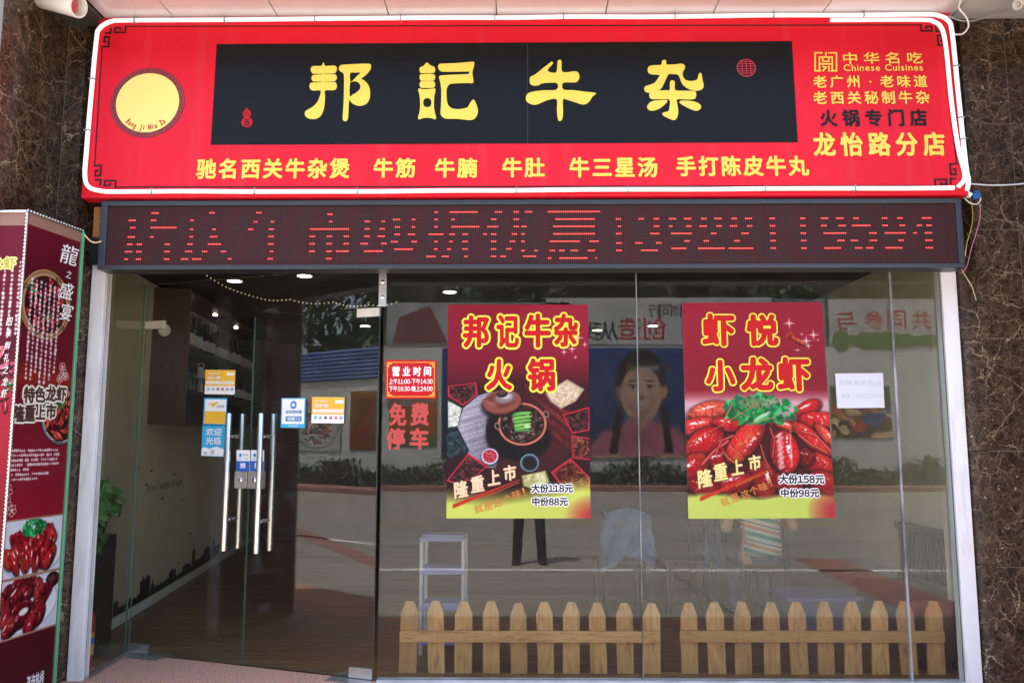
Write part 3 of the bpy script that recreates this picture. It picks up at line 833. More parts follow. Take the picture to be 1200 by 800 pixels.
# white light tube round the edge
def path3(pts, pl, off, n=6, closed=False):
    q = [np.array(pl.ab(*p)) for p in pts]; out = []
    for i in range(len(q) - 1):
        p0, p1, p2, p3 = q[max(i - 1, 0)], q[i], q[i + 1], q[min(i + 2, len(q) - 1)]
        for tt in np.arange(n) / n:
            out.append(.5 * (2 * p1 + (p2 - p0) * tt + (2 * p0 - 5 * p1 + 4 * p2 - p3) * tt ** 2 + (3 * p1 - p0 - 3 * p2 + p3) * tt ** 3))
    out.append(q[-1])
    return [pl.pt(a, b, off) for a, b in out]
random.seed(4)
def wob(pts):
    o = []
    for (x0, y0), (x1, y1) in zip(pts[:-1], pts[1:]):
        n = max(1, int(math.hypot(x1 - x0, y1 - y0) / 75))
        for k in range(n):
            o.append((x0 + (x1 - x0) * k / n, y0 + (y1 - y0) * k / n + (random.uniform(-.7, .7) if k else 0)))
    return o + [pts[-1]]
PA = [(1116, 221.5), (1060, 222), (600, 224.5), (140, 226), (120, 225), (106, 220.5), (101.3, 208), (103, 180), (108, 120), (114.5, 50), (118, 36), (131, 27.5), (150, 26), (300, 25), (600, 22.8), (900, 20), (1080, 19), (1098, 20.5), (1109, 26), (1114, 40), (1121, 110), (1130, 195), (1133, 212), (1131.5, 224)]
b = MB(); b.tube(path3(wob(PA), SP, .018, 4), .0138, 8); TUBE = b.build('light_tube', M['tube'], t, smooth=True)
PB = [(972, 25.8), (1075, 25.5), (1092, 27.5), (1102, 36), (1107, 60), (1113, 120), (1121, 175), (1127.5, 200), (1128, 212), (1121, 220)]
b = MB(); b.tube(path3(wob(PB), SP, .019, 4), .0132, 8); b.build('light_tube', M['tube'], t, smooth=True)
CLIP = mat('clear_clip', (.22, .22, .22), .3)
for x, y in ((160, 26.2), (265, 25.6), (370, 24.6), (470, 23.8), (580, 23), (660, 22.5), (790, 21), (905, 20), (1010, 19.4), (1118, 80), (1124, 140), (1126.5, 165), (110, 95), (104.5, 155), (180, 226), (300, 225.8), (420, 225.4), (605, 224.5), (735, 224), (895, 223), (1000, 222.5)):
    a_, b_ = SP.ab(x, y); hx, hy = (.003, .0185) if not 40 < y < 200 else (.0185, .003); b = MB(); b.slab(SP, a_ - hx, b_ - hy, a_ + hx, b_ + hy, .0005, .0375); b.build('tube_clip', CLIP, TUBE)

# ------------------------------------------------------------------ LED text screen
LP = fr(-.28)
t = thing('led_display', 'long dark LED board with red scrolling characters under the sign', 'led board', (0, -.2, 224 * .0117))
a0, b0, a1, b1 = LP.box(116, 233.5, 1129.5, 314)
b0 -= .003
sa0, sb0, sa1, sb1 = LP.box(124.5, 239.5, 1122, 309.5)
b = MB()
for q in ((a0, b0, a1, sb0), (a0, sb1, a1, b1)):
    b.slab(LP, *q, -.15, 0)
b.slab(LP, a0, sb0, sa0, sb1, -.15, 0); b.slab(LP, sa1, sb0, a1, sb1, -.15, 0)
b.build('case', M['led_case'], t, bevel=.006)
m = mat('led_matrix', (.02, .02, .02), .6, spec=.12); tt = NT(m)
tc = tt.new('ShaderNodeTexCoord'); se = tt.new('ShaderNodeSeparateXYZ'); tt.ln(tc.outputs['Object'], se.inputs[0])
def dots(axis, pitch):
    f = tt.math('FRACT', tt.math('DIVIDE', se.outputs[axis], pitch)); return tt.math('ABSOLUTE', tt.math('SUBTRACT', f, .5))
PITCH = .0117
dx, dz = dots('X', PITCH), dots('Z', PITCH)
rr = tt.math('SQRT', tt.math('ADD', tt.math('MULTIPLY', dx, dx), tt.math('MULTIPLY', dz, dz)))
dm = tt.ramp(rr, [(.24, (1, 1, 1)), (.34, (0, 0, 0))])
mx, mz = dots('X', .374), dots('Z', .187)
seam = tt.math('MAXIMUM', tt.math('GREATER_THAN', mx, .4965), tt.math('GREATER_THAN', mz, .4965))
c = tt.mix(dm, (.016, .0115, .0115), (.10, .018, .018)); c = tt.mix(tt.math('MULTIPLY', seam, .7), c, (.004, .004, .004)); tt.base(c)
M['led_matrix'] = m
b = MB(); b.slab(LP, sa0, sb0, sa1, sb1, -.1, -.012); SCREEN = b.build('screen', m, t)
SEG = [(100, {82: '258-285 488-507 670-690 950-970', 112: '172-196 258-275 408-428 658-675 722-742 950-968 1090-1115 1157-1176', 141: '172-195 258-355 408-426 495-512 634-660 720-740 876-1035 1090-1115 1150-1170', 171: '166-192 251-270 406-425 486-516 718-737 880-900 946-966 1013-1033 1092-1112 1145-1170', 200: '166-186 201-220 311-330 398-424 478-532 718-737 880-900 946-966 1012-1032 1078-1105 1160-1180', 229: '158-184 201-220 311-328 391-416 455-480 527-553 718-737 880-898 946-966 981-1030 1094-1165', 259: '150-170 200-220 310-328 374-400 418-452 556-576 716-736 944-964'}),
       (440, {76: '230-250 290-400 468-496 543-563 586-615 678-884', 105: '74-100 143-160 230-250 298-316 454-480 543-563 702-862 942-966 1032-1056 1090-1116', 134: '74-100 143-160 230-250 298-406 438-480 543-563 574-592 700-858 948-968 1090-1116', 164: '76-96 130-158 213-270 294-314 346-366 428-440 457-476 532-560 570-590 698-860 946-966 1080-1116', 194: '64-90 145-163 228-246 288-306 346-366 457-476 525-552 570-590 684-806 842-876 946-966 1020-1046 1098-1124', 224: '78-150 228-246 280-298 346-366 457-476 510-536 570-590 624-643 684-710 722-740 766-792 834-860 946-966 1038-1110', 253: '204-240 257-290 346-366 457-476 488-515 578-634 674-694 720-830 864-868'}),
       (780, {100: '17-44 77-104 143-163 197-224 264-284 318-344 408-432 527-552 614-640 674-700 740-760 852-876 911-936 1005-1046', 129: '17-36 84-110 137-163 204-223 257-284 324-343 414-434 533-552 617-636 684-710 736-806 853-872 920-946 985-1012 1023-1050', 158: '24-110 180-208 300-328 414-434 533-552 624-710 803-830 862-946 972-990 1023-1050', 188: '77-104 150-178 270-298 414-434 534-553 677-704 730-756 803-830 915-942 1024-1052', 217: '24-90 130-233 250-352 416-436 536-556 625-692 748-774 790-818 866-932 1026-1054'})]
b = MB(); seen = set()
for ox, rows in SEG:
    for yy, segs in rows.items():
        for sg in segs.split():
            s0, s1 = [float(q) for q in sg.split('-')]
            xa, za = LP.ab(ox + s0 / 3.3333, 225 + yy / 3.3333); xb, _ = LP.ab(ox + s1 / 3.3333, 225 + yy / 3.3333)
            zi = round((za) / PITCH - .5)
            for i in range(round(xa / PITCH - .5), max(round(xb / PITCH - .5), round(xa / PITCH - .5) + 1)):
                if (i, zi) in seen:
                    continue
                seen.add((i, zi)); cx, cz = (i + .5) * PITCH, (zi + .5) * PITCH
                n = 6; r = PITCH * .40
                vs = [(cx + r * math.cos(2 * math.pi * k / n), -.2925, cz + r * math.sin(2 * math.pi * k / n) - 0) for k in range(n)]
                vs = [(x, -.2695, z) for x, _, z in vs] + [(cx, -.2725, cz)]
                b.add(vs, [(k, (k + 1) % n, n) for k in range(n)])
o = b.build('lit_dots', mat('lit_led', (.3, .02, .02), .4, emit=(1, .06, .05), estr=.42), SCREEN)
# the screen's face stands at -.268, dots just proud of it
b = MB(); b.box(-2.745, -.125, 2.875, 2.778, -.062, 3.072)
tag(b.build('wooden_beam', M['wood_beam'], None, bevel=.004), 'orange brown wooden beam behind the LED board, its ends showing', 'beam')

# ------------------------------------------------------------------ glass front
HEAD = 2.71
def pane(name, pl, a0, b0, a1, b1, th, parent=None):
    b = MB(); b.slab(pl, a0, b0, a1, b1, -th, 0)
    b.mi = [1] * 6; b.mi[0] = 0; b.mi[1] = 0            # street and shop faces are glass, edges green
    return b.build(name, [M['glass'], M['glass_edge']], parent)
GP = fr(0)
xm0, xm1, xm2, xm3 = DR.x + .012, .740, 2.372, 2.694
for x0, x1, lab in ((xm0, xm1, 'clear shop window with the hotpot poster stuck on it'), (xm1 + .006, xm2, 'clear shop window with the crayfish poster stuck on it'), (xm2 + .006, xm3, 'narrow clear shop window beside the right white jamb')):
    tag(pane('shop_window', GP, x0, FLOOR + .012, x1, HEAD - .0, .012), lab, 'window', 'fixed shop windows')
for x, lab in ((xm1, 'thin silicone seam between the two poster windows'), (xm2, 'thick silicone seam beside the narrow window')):
    b = MB(); w_ = .003 if x == xm1 else .007
    b.box(x - w_ + .003, -.0035, FLOOR + .012, x + w_ + .003, .0135, HEAD); tag(b.build('silicone_seam', M['silicone']), lab, 'seam')
b = MB(); b.box(xm0, -.03, FLOOR + .001, 2.69, .045, FLOOR + .012); tag(b.build('window_sill', noisy('sill_stone', (.42, .42, .42), (.6, .6, .6), 6, .5)), 'pale stone sill strip under the shop windows', 'sill')
# steel post fitting at the window's upper corner beside the doors
t = thing('glass_clamp', 'steel clamp post above the right glass door', 'clamp', (DR.x, .03, 2.4))
p = PY(450, 320, .0); b = MB(); b.box(p.x - .03, -.012, 2.44, p.x + .02, -.002, HEAD); b.build('plate', M['steel_dull'], t, bevel=.002)
for z in (2.5, 2.6):
    b = MB(); b.lathe([(.012, 0), (.012, .006), (.006, .009)], (p.x - .005, -.012, z), 14, M=Matrix.Rotation(R(90), 3, 'X')); b.build('bolt', M['chrome'], t, smooth=True)

# side pane and slanting doors
SPl = Plane((-2.697, .012, 0), Vector((DL.x + 2.697, DL.y - .012, 0)), (0, 0, 1))
slen = Vector((DL.x + 2.697, DL.y - .012)).length
tag(pane('side_window', SPl, .004, FLOOR + .002, slen - .012, HEAD, .012), 'clear glass side pane leading back from the left jamb to the doors', 'window')
DP = Plane((DL.x, DL.y, 0), Vector((DR.x - DL.x, DR.y - DL.y, 0)), (0, 0, 1))
W = Vector((DR.x - DL.x, DR.y - DL.y)).length
DTOP = DP.ab(432, 363)[1]
tag(pane('transom_window', DP, .01, DTOP + .012, W - .01, HEAD, .012), 'clear glass transom above the pair of glass doors', 'window')
mid = DP.ab(283, 780)[0]
def on(pl, d):
    return Plane(pl.o + pl.n * d, pl.u, pl.v)
def bar(a_top, b_top, a_bot, b_bot, d):
    return DP.pt(a_top, b_top, d), DP.pt(a_bot, b_bot, d)
HZ = [on(DP, .065).ab(*p)[1] for p in ((270, 484), (261, 645))]
for i, (x0, x1, tops, lab) in enumerate(((.012, mid - .003, ((269, 484), (261.5, 645), (285, 485), (278, 641)), 'left glass door leaf with steel pull bars'), (mid + .003, W - .02, ((307.3, 484), (298.7, 648), (322.5, 484.5), (315.4, 645)), 'right glass door leaf with steel pull bars'))):
    t = thing('glass_entrance', lab, 'door', tuple(DP.pt((x0 + x1) / 2, FLOOR, 0)), 'glass entrance doors')
    pane('pane', DP, x0, FLOOR + .012, x1, DTOP, .012, t)
    po, pi = on(DP, .065), on(DP, -.077)
    (ax, bt), (_, bb) = po.ab(*tops[0]), po.ab(*tops[1]); ax = (ax + po.ab(*tops[1])[0]) / 2
    (cx, ct), (_, cb) = pi.ab(*tops[2]), pi.ab(*tops[3]); cx = (cx + pi.ab(*tops[3])[0]) / 2
    for pl_, a_, t_, b_ in ((po, ax, bt, bb), (pi, ax, bt, bb)):
        b = MB(); b.tube([pl_.pt(a_, b_), pl_.pt(a_, b_ + .01), pl_.pt(a_, t_ - .004), pl_.pt(a_, t_)], [.0185, .019, .019, .0175], 18)
        h = b.build('pull_handle', M['chrome'], t, smooth=True)
        if pl_ is po:
            for z in (t_ - .155, b_ + .20):
                b = MB(); b.tube([DP.pt(a_, z, .062), DP.pt(a_, z, -.074)], .008, 12); b.tube([DP.pt(a_, z, .03), DP.pt(a_, z, 0)], .014, 14); b.tube([DP.pt(a_, z, -.012), DP.pt(a_, z, -.04)], .014, 14)
                b.build('standoff', M['chrome'], h, smooth=True)
    b = MB()
    e0, e1 = (x0, x0 + .17) if i == 0 else (x1 - .165, x1)
    b.slab(DP, e0, FLOOR + .006, e1, FLOOR + .066, -.02, .008); b.build('bottom_fitting', M['steel_dull'], t, bevel=.002)
    b = MB(); b.slab(DP, e0, DTOP - .045, e1, DTOP + .01, -.02, .008); b.build('top_fitting', noisy('pale_steel', (.55, .5, .42), (.66, .62, .54), 9, .5), t, bevel=.002)
    # lock case
    l0, l1 = (DP.ab(276.5, 560)[0], mid - .004) if i == 0 else (mid + .004, DP.ab(308, 560)[0])
    z0, z1 = DP.ab(290, 572)[1], DP.ab(290, 552)[1]
    b = MB(); b.slab(DP, l0, z0, l1, z1, -.03, .018); lk = b.build('lock_case', M['steel_dull'], t, bevel=.003)
    b = MB(); c = DP.pt((l0 + l1) / 2, (z0 + z1) / 2, .018); q = DP.n.to_track_quat('Z', 'Y').to_matrix()
    b.lathe([(.018, 0), (.018, .006), (.012, .009), (.004, .009)], c, 16, M=q); b.build('keyhole', M['chrome'], lk, smooth=True)
# floor spring plates
for a0, a1 in ((.0, .34), (W - .30, W - .005)):
    pts = [DP.pt(a, FLOOR + .002, d) for a, d in ((a0, -.07), (a1, -.07), (a1, .10), (a0, .10))]
    b = MB(); b.prism(pts, (0, 0, 1), .001)
    tag(b.build('floor_plate', M['steel_dull']), 'steel floor spring plate under the %s glass door' % ('left' if a0 == 0 else 'right'), 'floor plate')
b = MB(); b.slab(SPl, .0, FLOOR + .0005, slen, FLOOR + .0125, .002, .03); tag(b.build('threshold_strip', M['steel_dull']), 'thin metal strip along the foot of the glass side pane', 'threshold')

# ------------------------------------------------------------------ the hotpot poster
def corners(pl, off, TL, TR, BL, BR):
    return [pl.pt(*pl.ab(*p), off) for p in (TL, TR, BL, BR)]
Z = lambda *pts: [(515 + x / 5, 450 + y / 5) for x, y in pts]
def sparkle(c, x, y, r):
    c.ell(x, y, r * .35, r * .35, 0, 'fff4f0', 1, .9)
    c.ell(x, y, r * 1.5, r * .12, 0, 'ffe0dc', .9, .9); c.ell(x, y, r * .12, r * 1.5, 0, 'ffe0dc', .9, .9)
    c.ell(x, y, r * .9, r * .9, 0, 'ff9a9a', .25, 1)
c = Canvas(524, 357, 690.5, 607, 1.8, '701828', 11)
c.vgrad([(357, '9e1a30'), (380, '94162e'), (420, '84132a'), (445, '5c0f1e'), (460, '340e15'), (607, '260d13')])
c.ell(560, 400, 60, 60, 0, '7a1228', .35, 1); c.ell(660, 380, 50, 40, 0, 'b42a44', .3, 1)
c.ell(607, 513, 74, 64, 0, '2a1014', .9, .5)
# round table: pale boards left, dark red-brown right
m_ = c.ell(608, 505, 68, 54, 0, '3a1518', 1, .03)
u, v = c.uv(608, 505, 68, 54, 0); tab = np.clip((1 - np.sqrt(u * u + v * v)) * 30, 0, 1)
old = c.p.copy(); c.p = np.zeros_like(old); lit = c.poly(Z((108, 262), (140, 150), (225, 78), (300, 50), (330, 60), (300, 200), (272, 262), (276, 330), (300, 385), (345, 440), (330, 500), (250, 490), (205, 470), (160, 400), (118, 300)), 'ffffff', 1, 1.2) * .98; c.p = old
gr = .80 + .34 * vnoise(c.h, c.w, 2.5, 5, 3); sh_ = np.clip(.62 + .42 * (606 - c.X) / 60 + .10 * (500 - c.Y) / 40, .5, 1.1)
ph = ((c.Y - 455) + .30 * (c.X - 540)) / 6.4
board = np.array([C('a49fac'), C('b2adb6'), C('9a95a6'), C('aca6b0')])[(np.floor(ph).astype(int)) % 4] * (gr * sh_)[..., None]
jt = np.clip(1 - np.abs(ph % 1 - .5) * 14, 0, 1)[..., None]; board = board * (1 - .5 * jt)
c.p = c.p * (1 - lit[..., None]) + np.clip(board, 0, 1) * lit[..., None]
rd = np.clip((c.X - 612) / 40, 0, 1) * tab * np.clip((545 - c.Y) / 50, 0, 1)
ph2 = (c.Y - .8 * c.X) / 6
rp = np.array([C('7a1f22'), C('5a1519'), C('8e2c2a'), C('48121a')])[(np.floor(ph2).astype(int)) % 4] * (.6 + .7 * c.n2[..., None])
c.p = c.p * (1 - .8 * rd[..., None]) + np.clip(rp, 0, 1) * .8 * rd[..., None]
c.ell(608, 514, 38, 27, 0, '0b080c', .97, .18); c.ell(580, 500, 10, 20, 0, '0e0a0e', .8, .4)
# dishes round the rim
red, met = 'b01c22', 'c8283a'
def dish(pts, cols, rim, n, seed, size, fill):
    p = Z(*pts); c.poly(p, rim); cx = sum(q[0] for q in p) / len(p); cy = sum(q[1] for q in p) / len(p)
    i = [(cx + (x - cx) * .88, cy + (y - cy) * .88) for x, y in p]; c.poly(i, fill); c.heap(i, cols, n, seed, size)
dark = ['2a1014', '3c1a1c', '5a2a28', '1a090c', '743c36', '4a1a1e']
dish([(50, 20), (215, 0), (225, 70), (140, 135), (50, 80)], dark, met, 260, 1, 2.0, '2a0e12')
dish([(46, 100), (50, 270), (110, 262), (135, 150), (120, 138)], ['e8e4da', 'd4d0c4', 'f4f0e6', 'b0aa9c'], '1e5c34', 150, 2, 1.9, 'cfcabc')
dish([(40, 290), (110, 265), (178, 400), (60, 455), (40, 430)], ['1c2c34', '2c4048', '101a20', '42585c', '24383c'], '0c141a', 300, 3, 1.8, '141e24')
dish([(45, 570), (170, 412), (285, 485), (200, 560), (100, 590)], dark, met, 260, 4, 1.8, '300e12')
dish([(620, 60), (750, -20), (850, 40), (800, 110), (710, 155), (650, 110)], ['e6d2b4', 'd8bc98', 'f2e6d0', 'c0986c', 'e0c4a0'], 'a8947c', 320, 5, 1.5, 'd2b890')
dish([(720, 188), (878, 142), (880, 280), (775, 298)], dark, met, 260, 6, 1.9, '26090e')
dish([(772, 308), (885, 325), (885, 452), (775, 440)], ['5a2420', '7a3a2e', '3a1414', 'a05a40', '2a0c10'], met, 240, 7, 1.9, '3a1014')
dish([(650, 520), (765, 438), (885, 560), (860, 640), (740, 640)], ['6a2a1e', '8a3e26', '4a1a14', '30100e', 'a0522e'], met, 280, 8, 1.8, '3a1210')
dish([(500, 10), (620, -10), (640, 60), (560, 60), (510, 40)], dark, '8a1a2a', 120, 9, 1.7, '30121a')
dish([(480, 540), (620, 510), (645, 580), (560, 620), (490, 600)], ['d8d29a', 'c4bc7a', 'e8e4b4', 'a09a5a'], '8a8a4a', 130, 10, 2.2, 'c8c084')
# clay pot, lid, spring onions
x, y = Z((485, 245))[0]
c.ell(x, y + 3, 29, 25, 0, '120708', .9, .12)
c.ell(x, y, 28, 24.5, 0, '5c241a', 1, .04); c.ringe(x, y - .5, 27, 23.5, 1.3, 0, 'c4745a'); c.ringe(x, y - .5, 25, 21.5, .8, 0, '3a120e')
c.ell(x, y, 24.6, 21, 0, '1c0b0b', 1, .05)
pot = [(x + 24 * math.cos(a), y + 20.5 * math.sin(a)) for a in np.linspace(0, 6.2, 24)]
c.heap(pot, ['2c1416', '4a2a26', '1a0a0c', '6a4a40', '3a1e1c', '857064'], 320, 12, 1.9)
for k in range(11):
    y0 = 484.5 + k * 2.1; c.line([(601 + k * .35, y0 + 1.2), (621.5, y0 + (-1 if k % 2 else .5))], 1.9, ['3f9a2e', '62bd40', '2f7f26', '8fd456'][k % 4]); c.line([(602 + k * .35, y0 + .7), (620, y0 - .4)], .5, 'd8f0a8', .6)
c.ell(618, 501, 4, 1.6, 0, 'd6dfae', .9, .5)
for hx, hy in Z((625, 185), (340, 255)):
    c.ell(hx, hy, 3.4, 4.4, -20, '8a6a60', 1, .2); c.ell(hx, hy, 1.8, 2.8, -20, '201012', 1, .3)
lx, ly = Z((368, 112))[0]
c.ell(lx - 1, ly + 4, 24, 14.5, -8, '160a0c', .85, .25); c.ell(lx, ly + 1.2, 22.6, 14.6, -8, '4e1f1a', 1, .05); c.ell(lx, ly, 22.4, 13.4, -8, '8a4a3c', 1, .05); c.ell(lx - 1, ly - 2, 17, 9, -8, '6a3028', 1, .3)
c.ell(lx + 3, ly - 4.5, 12, 6.5, -8, '8e7f82', .9, .5); c.ell(lx + 5, ly - 6, 6, 3, -8, 'd4ccd0', .8, .8); c.ell(lx, ly - 9, 6.5, 4, -5, '1c1012', 1, .2); c.ell(lx - .4, ly - 10.5, 5, 2.6, -5, '55383a', 1, .3); c.ell(lx - 12, ly + 3, 7, 3, 20, 'b0705c', .6, .9)
# sauce bowl, glass, yellow foot
bx, by = Z((297, 430))[0]
c.ell(bx, by + 1, 10.3, 9.8, 0, '1a0c12', .8, .2); c.ell(bx, by, 9.8, 9.3, 0, 'c8c2d2', 1, .06); c.ell(bx, by - .3, 8, 7.4, 0, 'b01826', 1, .1); c.heap([(bx - 5, by - 5), (bx + 5, by - 5), (bx + 5, by + 5), (bx - 5, by + 5)], ['d86a74', 'c83040', '8a0c18', 'e8a0a4'], 60, 14, 1.0)
gx, gy = Z((527, 466))[0]
c.ell(gx, gy, 10, 9.6, 0, '14181e', .8, .1); c.ringe(gx, gy, 10, 9.4, .9, 0, '6a8a9a'); c.ringe(gx + .4, gy + .8, 8.6, 8, .4, 0, '34505c')
ft = np.clip((c.Y - (566 + 6 * np.sin((c.X - 520) / 40.0) - .05 * (c.X - 600))) / 20, 0, 1) ** 1.1
yc = C('d2dc5a') * (1 - .12 * c.n3[..., None]) + .05
c.p = c.p * (1 - ft[..., None]) + yc * ft[..., None]
gl = np.clip(1 - np.hypot((c.X - 694) / 34, (c.Y - 605) / 26), 0, 1) ** .8
c.put(np.clip(gl * 1.25, 0, 1), 'c03a3e')
c.poly(Z((80, 705), (470, 560), (470, 566), (85, 728)), 'cc2a22', .95); c.poly(Z((265, 660), (465, 575), (468, 580), (268, 668)), 'b85a24', .9)
for q in ((678, 397, 4), (671, 410, 3), (661.5, 414, 2.2), (686, 405, 2), (675, 420, 1.6)):
    sparkle(c, *q)
t = thing('poster', 'hotpot poster with a clay pot among dishes on the window', 'poster', (.2, -.01, 1.7), 'food posters on the shop windows')
cn = corners(GP, .0045, (525, 357), (689, 357), (523.2, 607), (692, 607))
PS = c.sheet('printed_sheet', *cn, M['print'], t, .72)
b = MB(); b.hexa([p + Vector((0, .0006, 0)) for p in (cn[2], cn[3], cn[1], cn[0])], [p + Vector((0, .0028, 0)) for p in (cn[2], cn[3], cn[1], cn[0])]); b.build('backing', M['paper'], t)
OFF = .0060
def outlined(pl, items, name, parent, r_out, r_in=.028, off=OFF, mo='yellow_ink', mi='red_ink', n=12, **k):
    L = Letters(pl); L2 = Letters(pl)
    for s, box in items:
        L.px(s, *box, off, bold=.02, grow=r_out, ring=n, **k); L2.px(s, *box, off + .0016, bold=r_in, **k)
    L.build(name + '_outline', M[mo], parent); L2.build(name, M[mi], parent)
outlined(GP, [('邦', (544, 371, 572, 406)), ('记', (583, 370, 607, 406)), ('牛', (616, 369, 644, 406)), ('杂', (650, 369, 676, 405)), ('火', (571, 422, 599, 456)), ('锅', (619.5, 421, 649, 457))], 'title_lettering', PS, .017, .048)
L = Letters(GP); L2 = Letters(GP)
r_ = R(15)
for s, x, y, z in (('隆', 540.5, 573, 19), ('重', 559.5, 566.5, 18), ('上', 578.5, 559, 17), ('市', 597.5, 553.5, 17)):
    h = z / 2; L.px(s, x - h * .82 + .8, y - h + .9, x + h * .82 + .8, y + h + .9, OFF, bold=.05, rot=r_ * .7, skew=.12); L2.px(s, x - h * .82, y - h, x + h * .82, y + h, OFF + .0016, bold=.034, rot=r_ * .7, skew=.12)
L.build('launch_lettering_shadow', mat('maroon_ink', (.16, .02, .015), .5), PS); L2.build('launch_lettering', mat('cream_ink', (.72, .52, .30), .5), PS)
L = Letters(GP)
for s, x, y in (('就', 561, 595.5), ('是', 572, 592.5), ('这', 583, 588.5), ('个', 594.5, 584), ('味', 605.5, 579), ('!', 614, 576)):
    h = 5.0; w_ = h if s != '!' else 1.3; L.px(s, x - w_, y - h, x + w_, y + h, OFF, bold=.012, rot=R(18))
L.build('tagline_lettering', M['orange_ink'], PS)
def prices(pl, rows, t):
    L = Letters(pl); L2 = Letters(pl)
    for s, x0, y0, x1, y1 in rows:
        L.px(s, x0, y0, x1, y1, OFF, bold=.02, grow=.0085); L2.px(s, x0, y0, x1, y1, OFF + .0016, bold=.034)
    L.build('price_lettering_outline', M['white_ink'], t); L2.build('price_lettering', M['black_ink'], t)
prices(GP, [('大份118元', 623, 567, 671, 576.5), ('中份88元', 624, 582.5, 665, 592)], PS)

# ------------------------------------------------------------------ the crayfish poster
q = 945 / 195
Z = lambda *pts: [(790 + x / q, 450 + y / q) for x, y in pts]
c = Canvas(803, 354.5, 971, 607, 1.8, '701828', 31)
c.vgrad([(354, 'a01c32'), (400, '94182e'), (440, '88162a'), (458, '8a1a2c'), (466, 'b05560'), (474, 'd8a8b0'), (484, 'c89aa4'), (500, '581018'), (607, '420a10')])
def S(zx, zy, rx, ry, ang, **k):
    x, y = Z((zx, zy))[0]; c.shell(x, y, rx / q, ry / q, ang, **k)
S(200, 160, 120, 55, -12, col='d8503a', segs=6, gloss=1.2, pale=.6, seed=1); S(760, 145, 80, 42, -25, col='c01a20', segs=0)
S(140, 245, 130, 50, -8, col='d43030', segs=6, gloss=1.4, pale=.4); S(300, 235, 90, 40, 10, col='c01822', segs=4)
S(820, 215, 120, 48, 3, col='c81a20', segs=0, gloss=1.3); S(640, 250, 80, 28, 18, col='d83a2a', segs=0)
S(170, 340, 120, 80, -32, col='b81018', segs=0, gloss=1.1); S(250, 430, 110, 60, -20, col='940c14', segs=4); S(110, 470, 90, 70, -40, col='a01018', segs=0)
S(770, 320, 140, 45, 42, col='cc2220', segs=0, gloss=1.2); S(850, 300, 90, 30, 48, col='e04038', segs=0, gloss=1.5); S(800, 460, 130, 60, 22, col='a80e16', segs=0); S(720, 420, 60, 50, 10, col='7a080e', segs=3)
S(480, 540, 110, 90, 80, col='8e0c12', segs=5); S(330, 560, 100, 60, -15, col='a00e14', segs=4); S(620, 560, 90, 60, 15, col='90080e', segs=3); S(820, 560, 90, 60, 20, col='a0121a', segs=0); S(150, 580, 90, 50, 10, col='8c0a10', segs=4)
S(400, 330, 155, 72, 131, col='cc1c20', segs=6, gloss=.9, pale=.5)
for k in range(5):
    x0, y0 = 285 + k * 34, 430 - k * 44
    c.line(Z((x0 - 12, y0 - 40), (x0 + 10, y0 - 8), (x0 + 52, y0 + 22)), 1.0, 'f0b060', .75 - k * .13)
S(610, 390, 122, 84, 82, col='c8141c', segs=0, gloss=2.0, pale=.15)
for yy in range(290, 480, 9):
    xx = 585 + (yy % 27) * .5; x, y = Z((xx, yy))[0]; c.ell(x, y, 2.6 + (yy % 4) * .5, .8, -25, 'ffe2da', .75, .8, 1.2)
    x, y = Z((650, yy - 10))[0]; c.ell(x, y, 1.2, .6, -35, 'ffc8c0', .7, .9, 1.2)
for pts, w in (([(150, 460), (220, 385), (300, 330)], 3.2), ([(700, 300), (760, 350), (850, 400)], 2.6), ([(720, 280), (790, 300), (870, 390)], 3.0), ([(540, 260), (560, 330), (545, 420)], 1.6), ([(480, 350), (500, 430), (540, 520)], 1.4), ([(230, 400), (260, 330), (330, 300)], 2)):
    c.line(Z(*pts), w + 1, '2a0508', .8); c.line(Z(*pts), w, 'c02a26'); c.line(Z(*[(a, b - 4) for a, b in pts]), w * .25, 'ff9a86', .8)
for k in range(14):
    x, y = Z((420 + (k * 97) % 300, 250 + (k * 61) % 320))[0]
x, y = Z((480, 165))[0]
c.leaves(x - 6, y - 4, 32, 14, 150, 21); c.leaves(x - 8, y + 4, 22, 10, 60, 23); c.leaves(x + 24, y, 20, 13, 60, 24)
c.leaves(x - 2, y - 11, 22, 6, 46, 25, ('7a8a5a', '9a9a78', '6a8058', '54804e'))
x, y = Z((495, 195))[0]; c.ell(x, y, 11, 2.6, -30, 'b8dcb0', .95, .5, .5); c.ell(x, y + 3.2, 10, 2, -28, '3cb060', .9, .5)
for pts in ([(75, 335), (250, 250), (480, 115)], [(300, 175), (330, 130)], [(270, 240), (310, 160), (330, 120)], [(350, 150), (415, 195)], [(400, 245), (520, 205), (560, 200)], [(205, 330), (215, 290)]):
    c.line(Z(*pts), .8, 'd8704a', .9)
ft = np.clip((c.Y - (577.5 + 2.5 * np.sin(c.X / 17.0) + 4 * (c.n1 - .5))) / 6, 0, 1)
c.p = c.p * (1 - ft[..., None]) + (C('cbdb62') * (1 - .05 * c.n3[..., None])) * ft[..., None]
gl = np.clip(1 - np.hypot((c.X - 976) / 38, (c.Y - 600) / 30), 0, 1) ** .7
c.put(np.clip(gl * 1.3, 0, 1), 'b8343a')
c.poly(Z((130, 640), (510, 492), (512, 497), (132, 664)), 'd2301e', .95); c.poly(Z((330, 575), (512, 500), (514, 505), (334, 583)), 'c86a28', .9)
c.shell(940, 401, 11, 2.6, 28, col='c84a24', segs=5); c.line([(926, 395), (932, 391), (935, 396)], 1.4, 'c84a24')
for q2 in ((930, 380, 4.2), (949, 401, 4), (958, 394, 4), (951, 407, 2.2), (938, 412, 2), (963, 400, 1.6), (944, 393, 1.5)):
    sparkle(c, *q2)
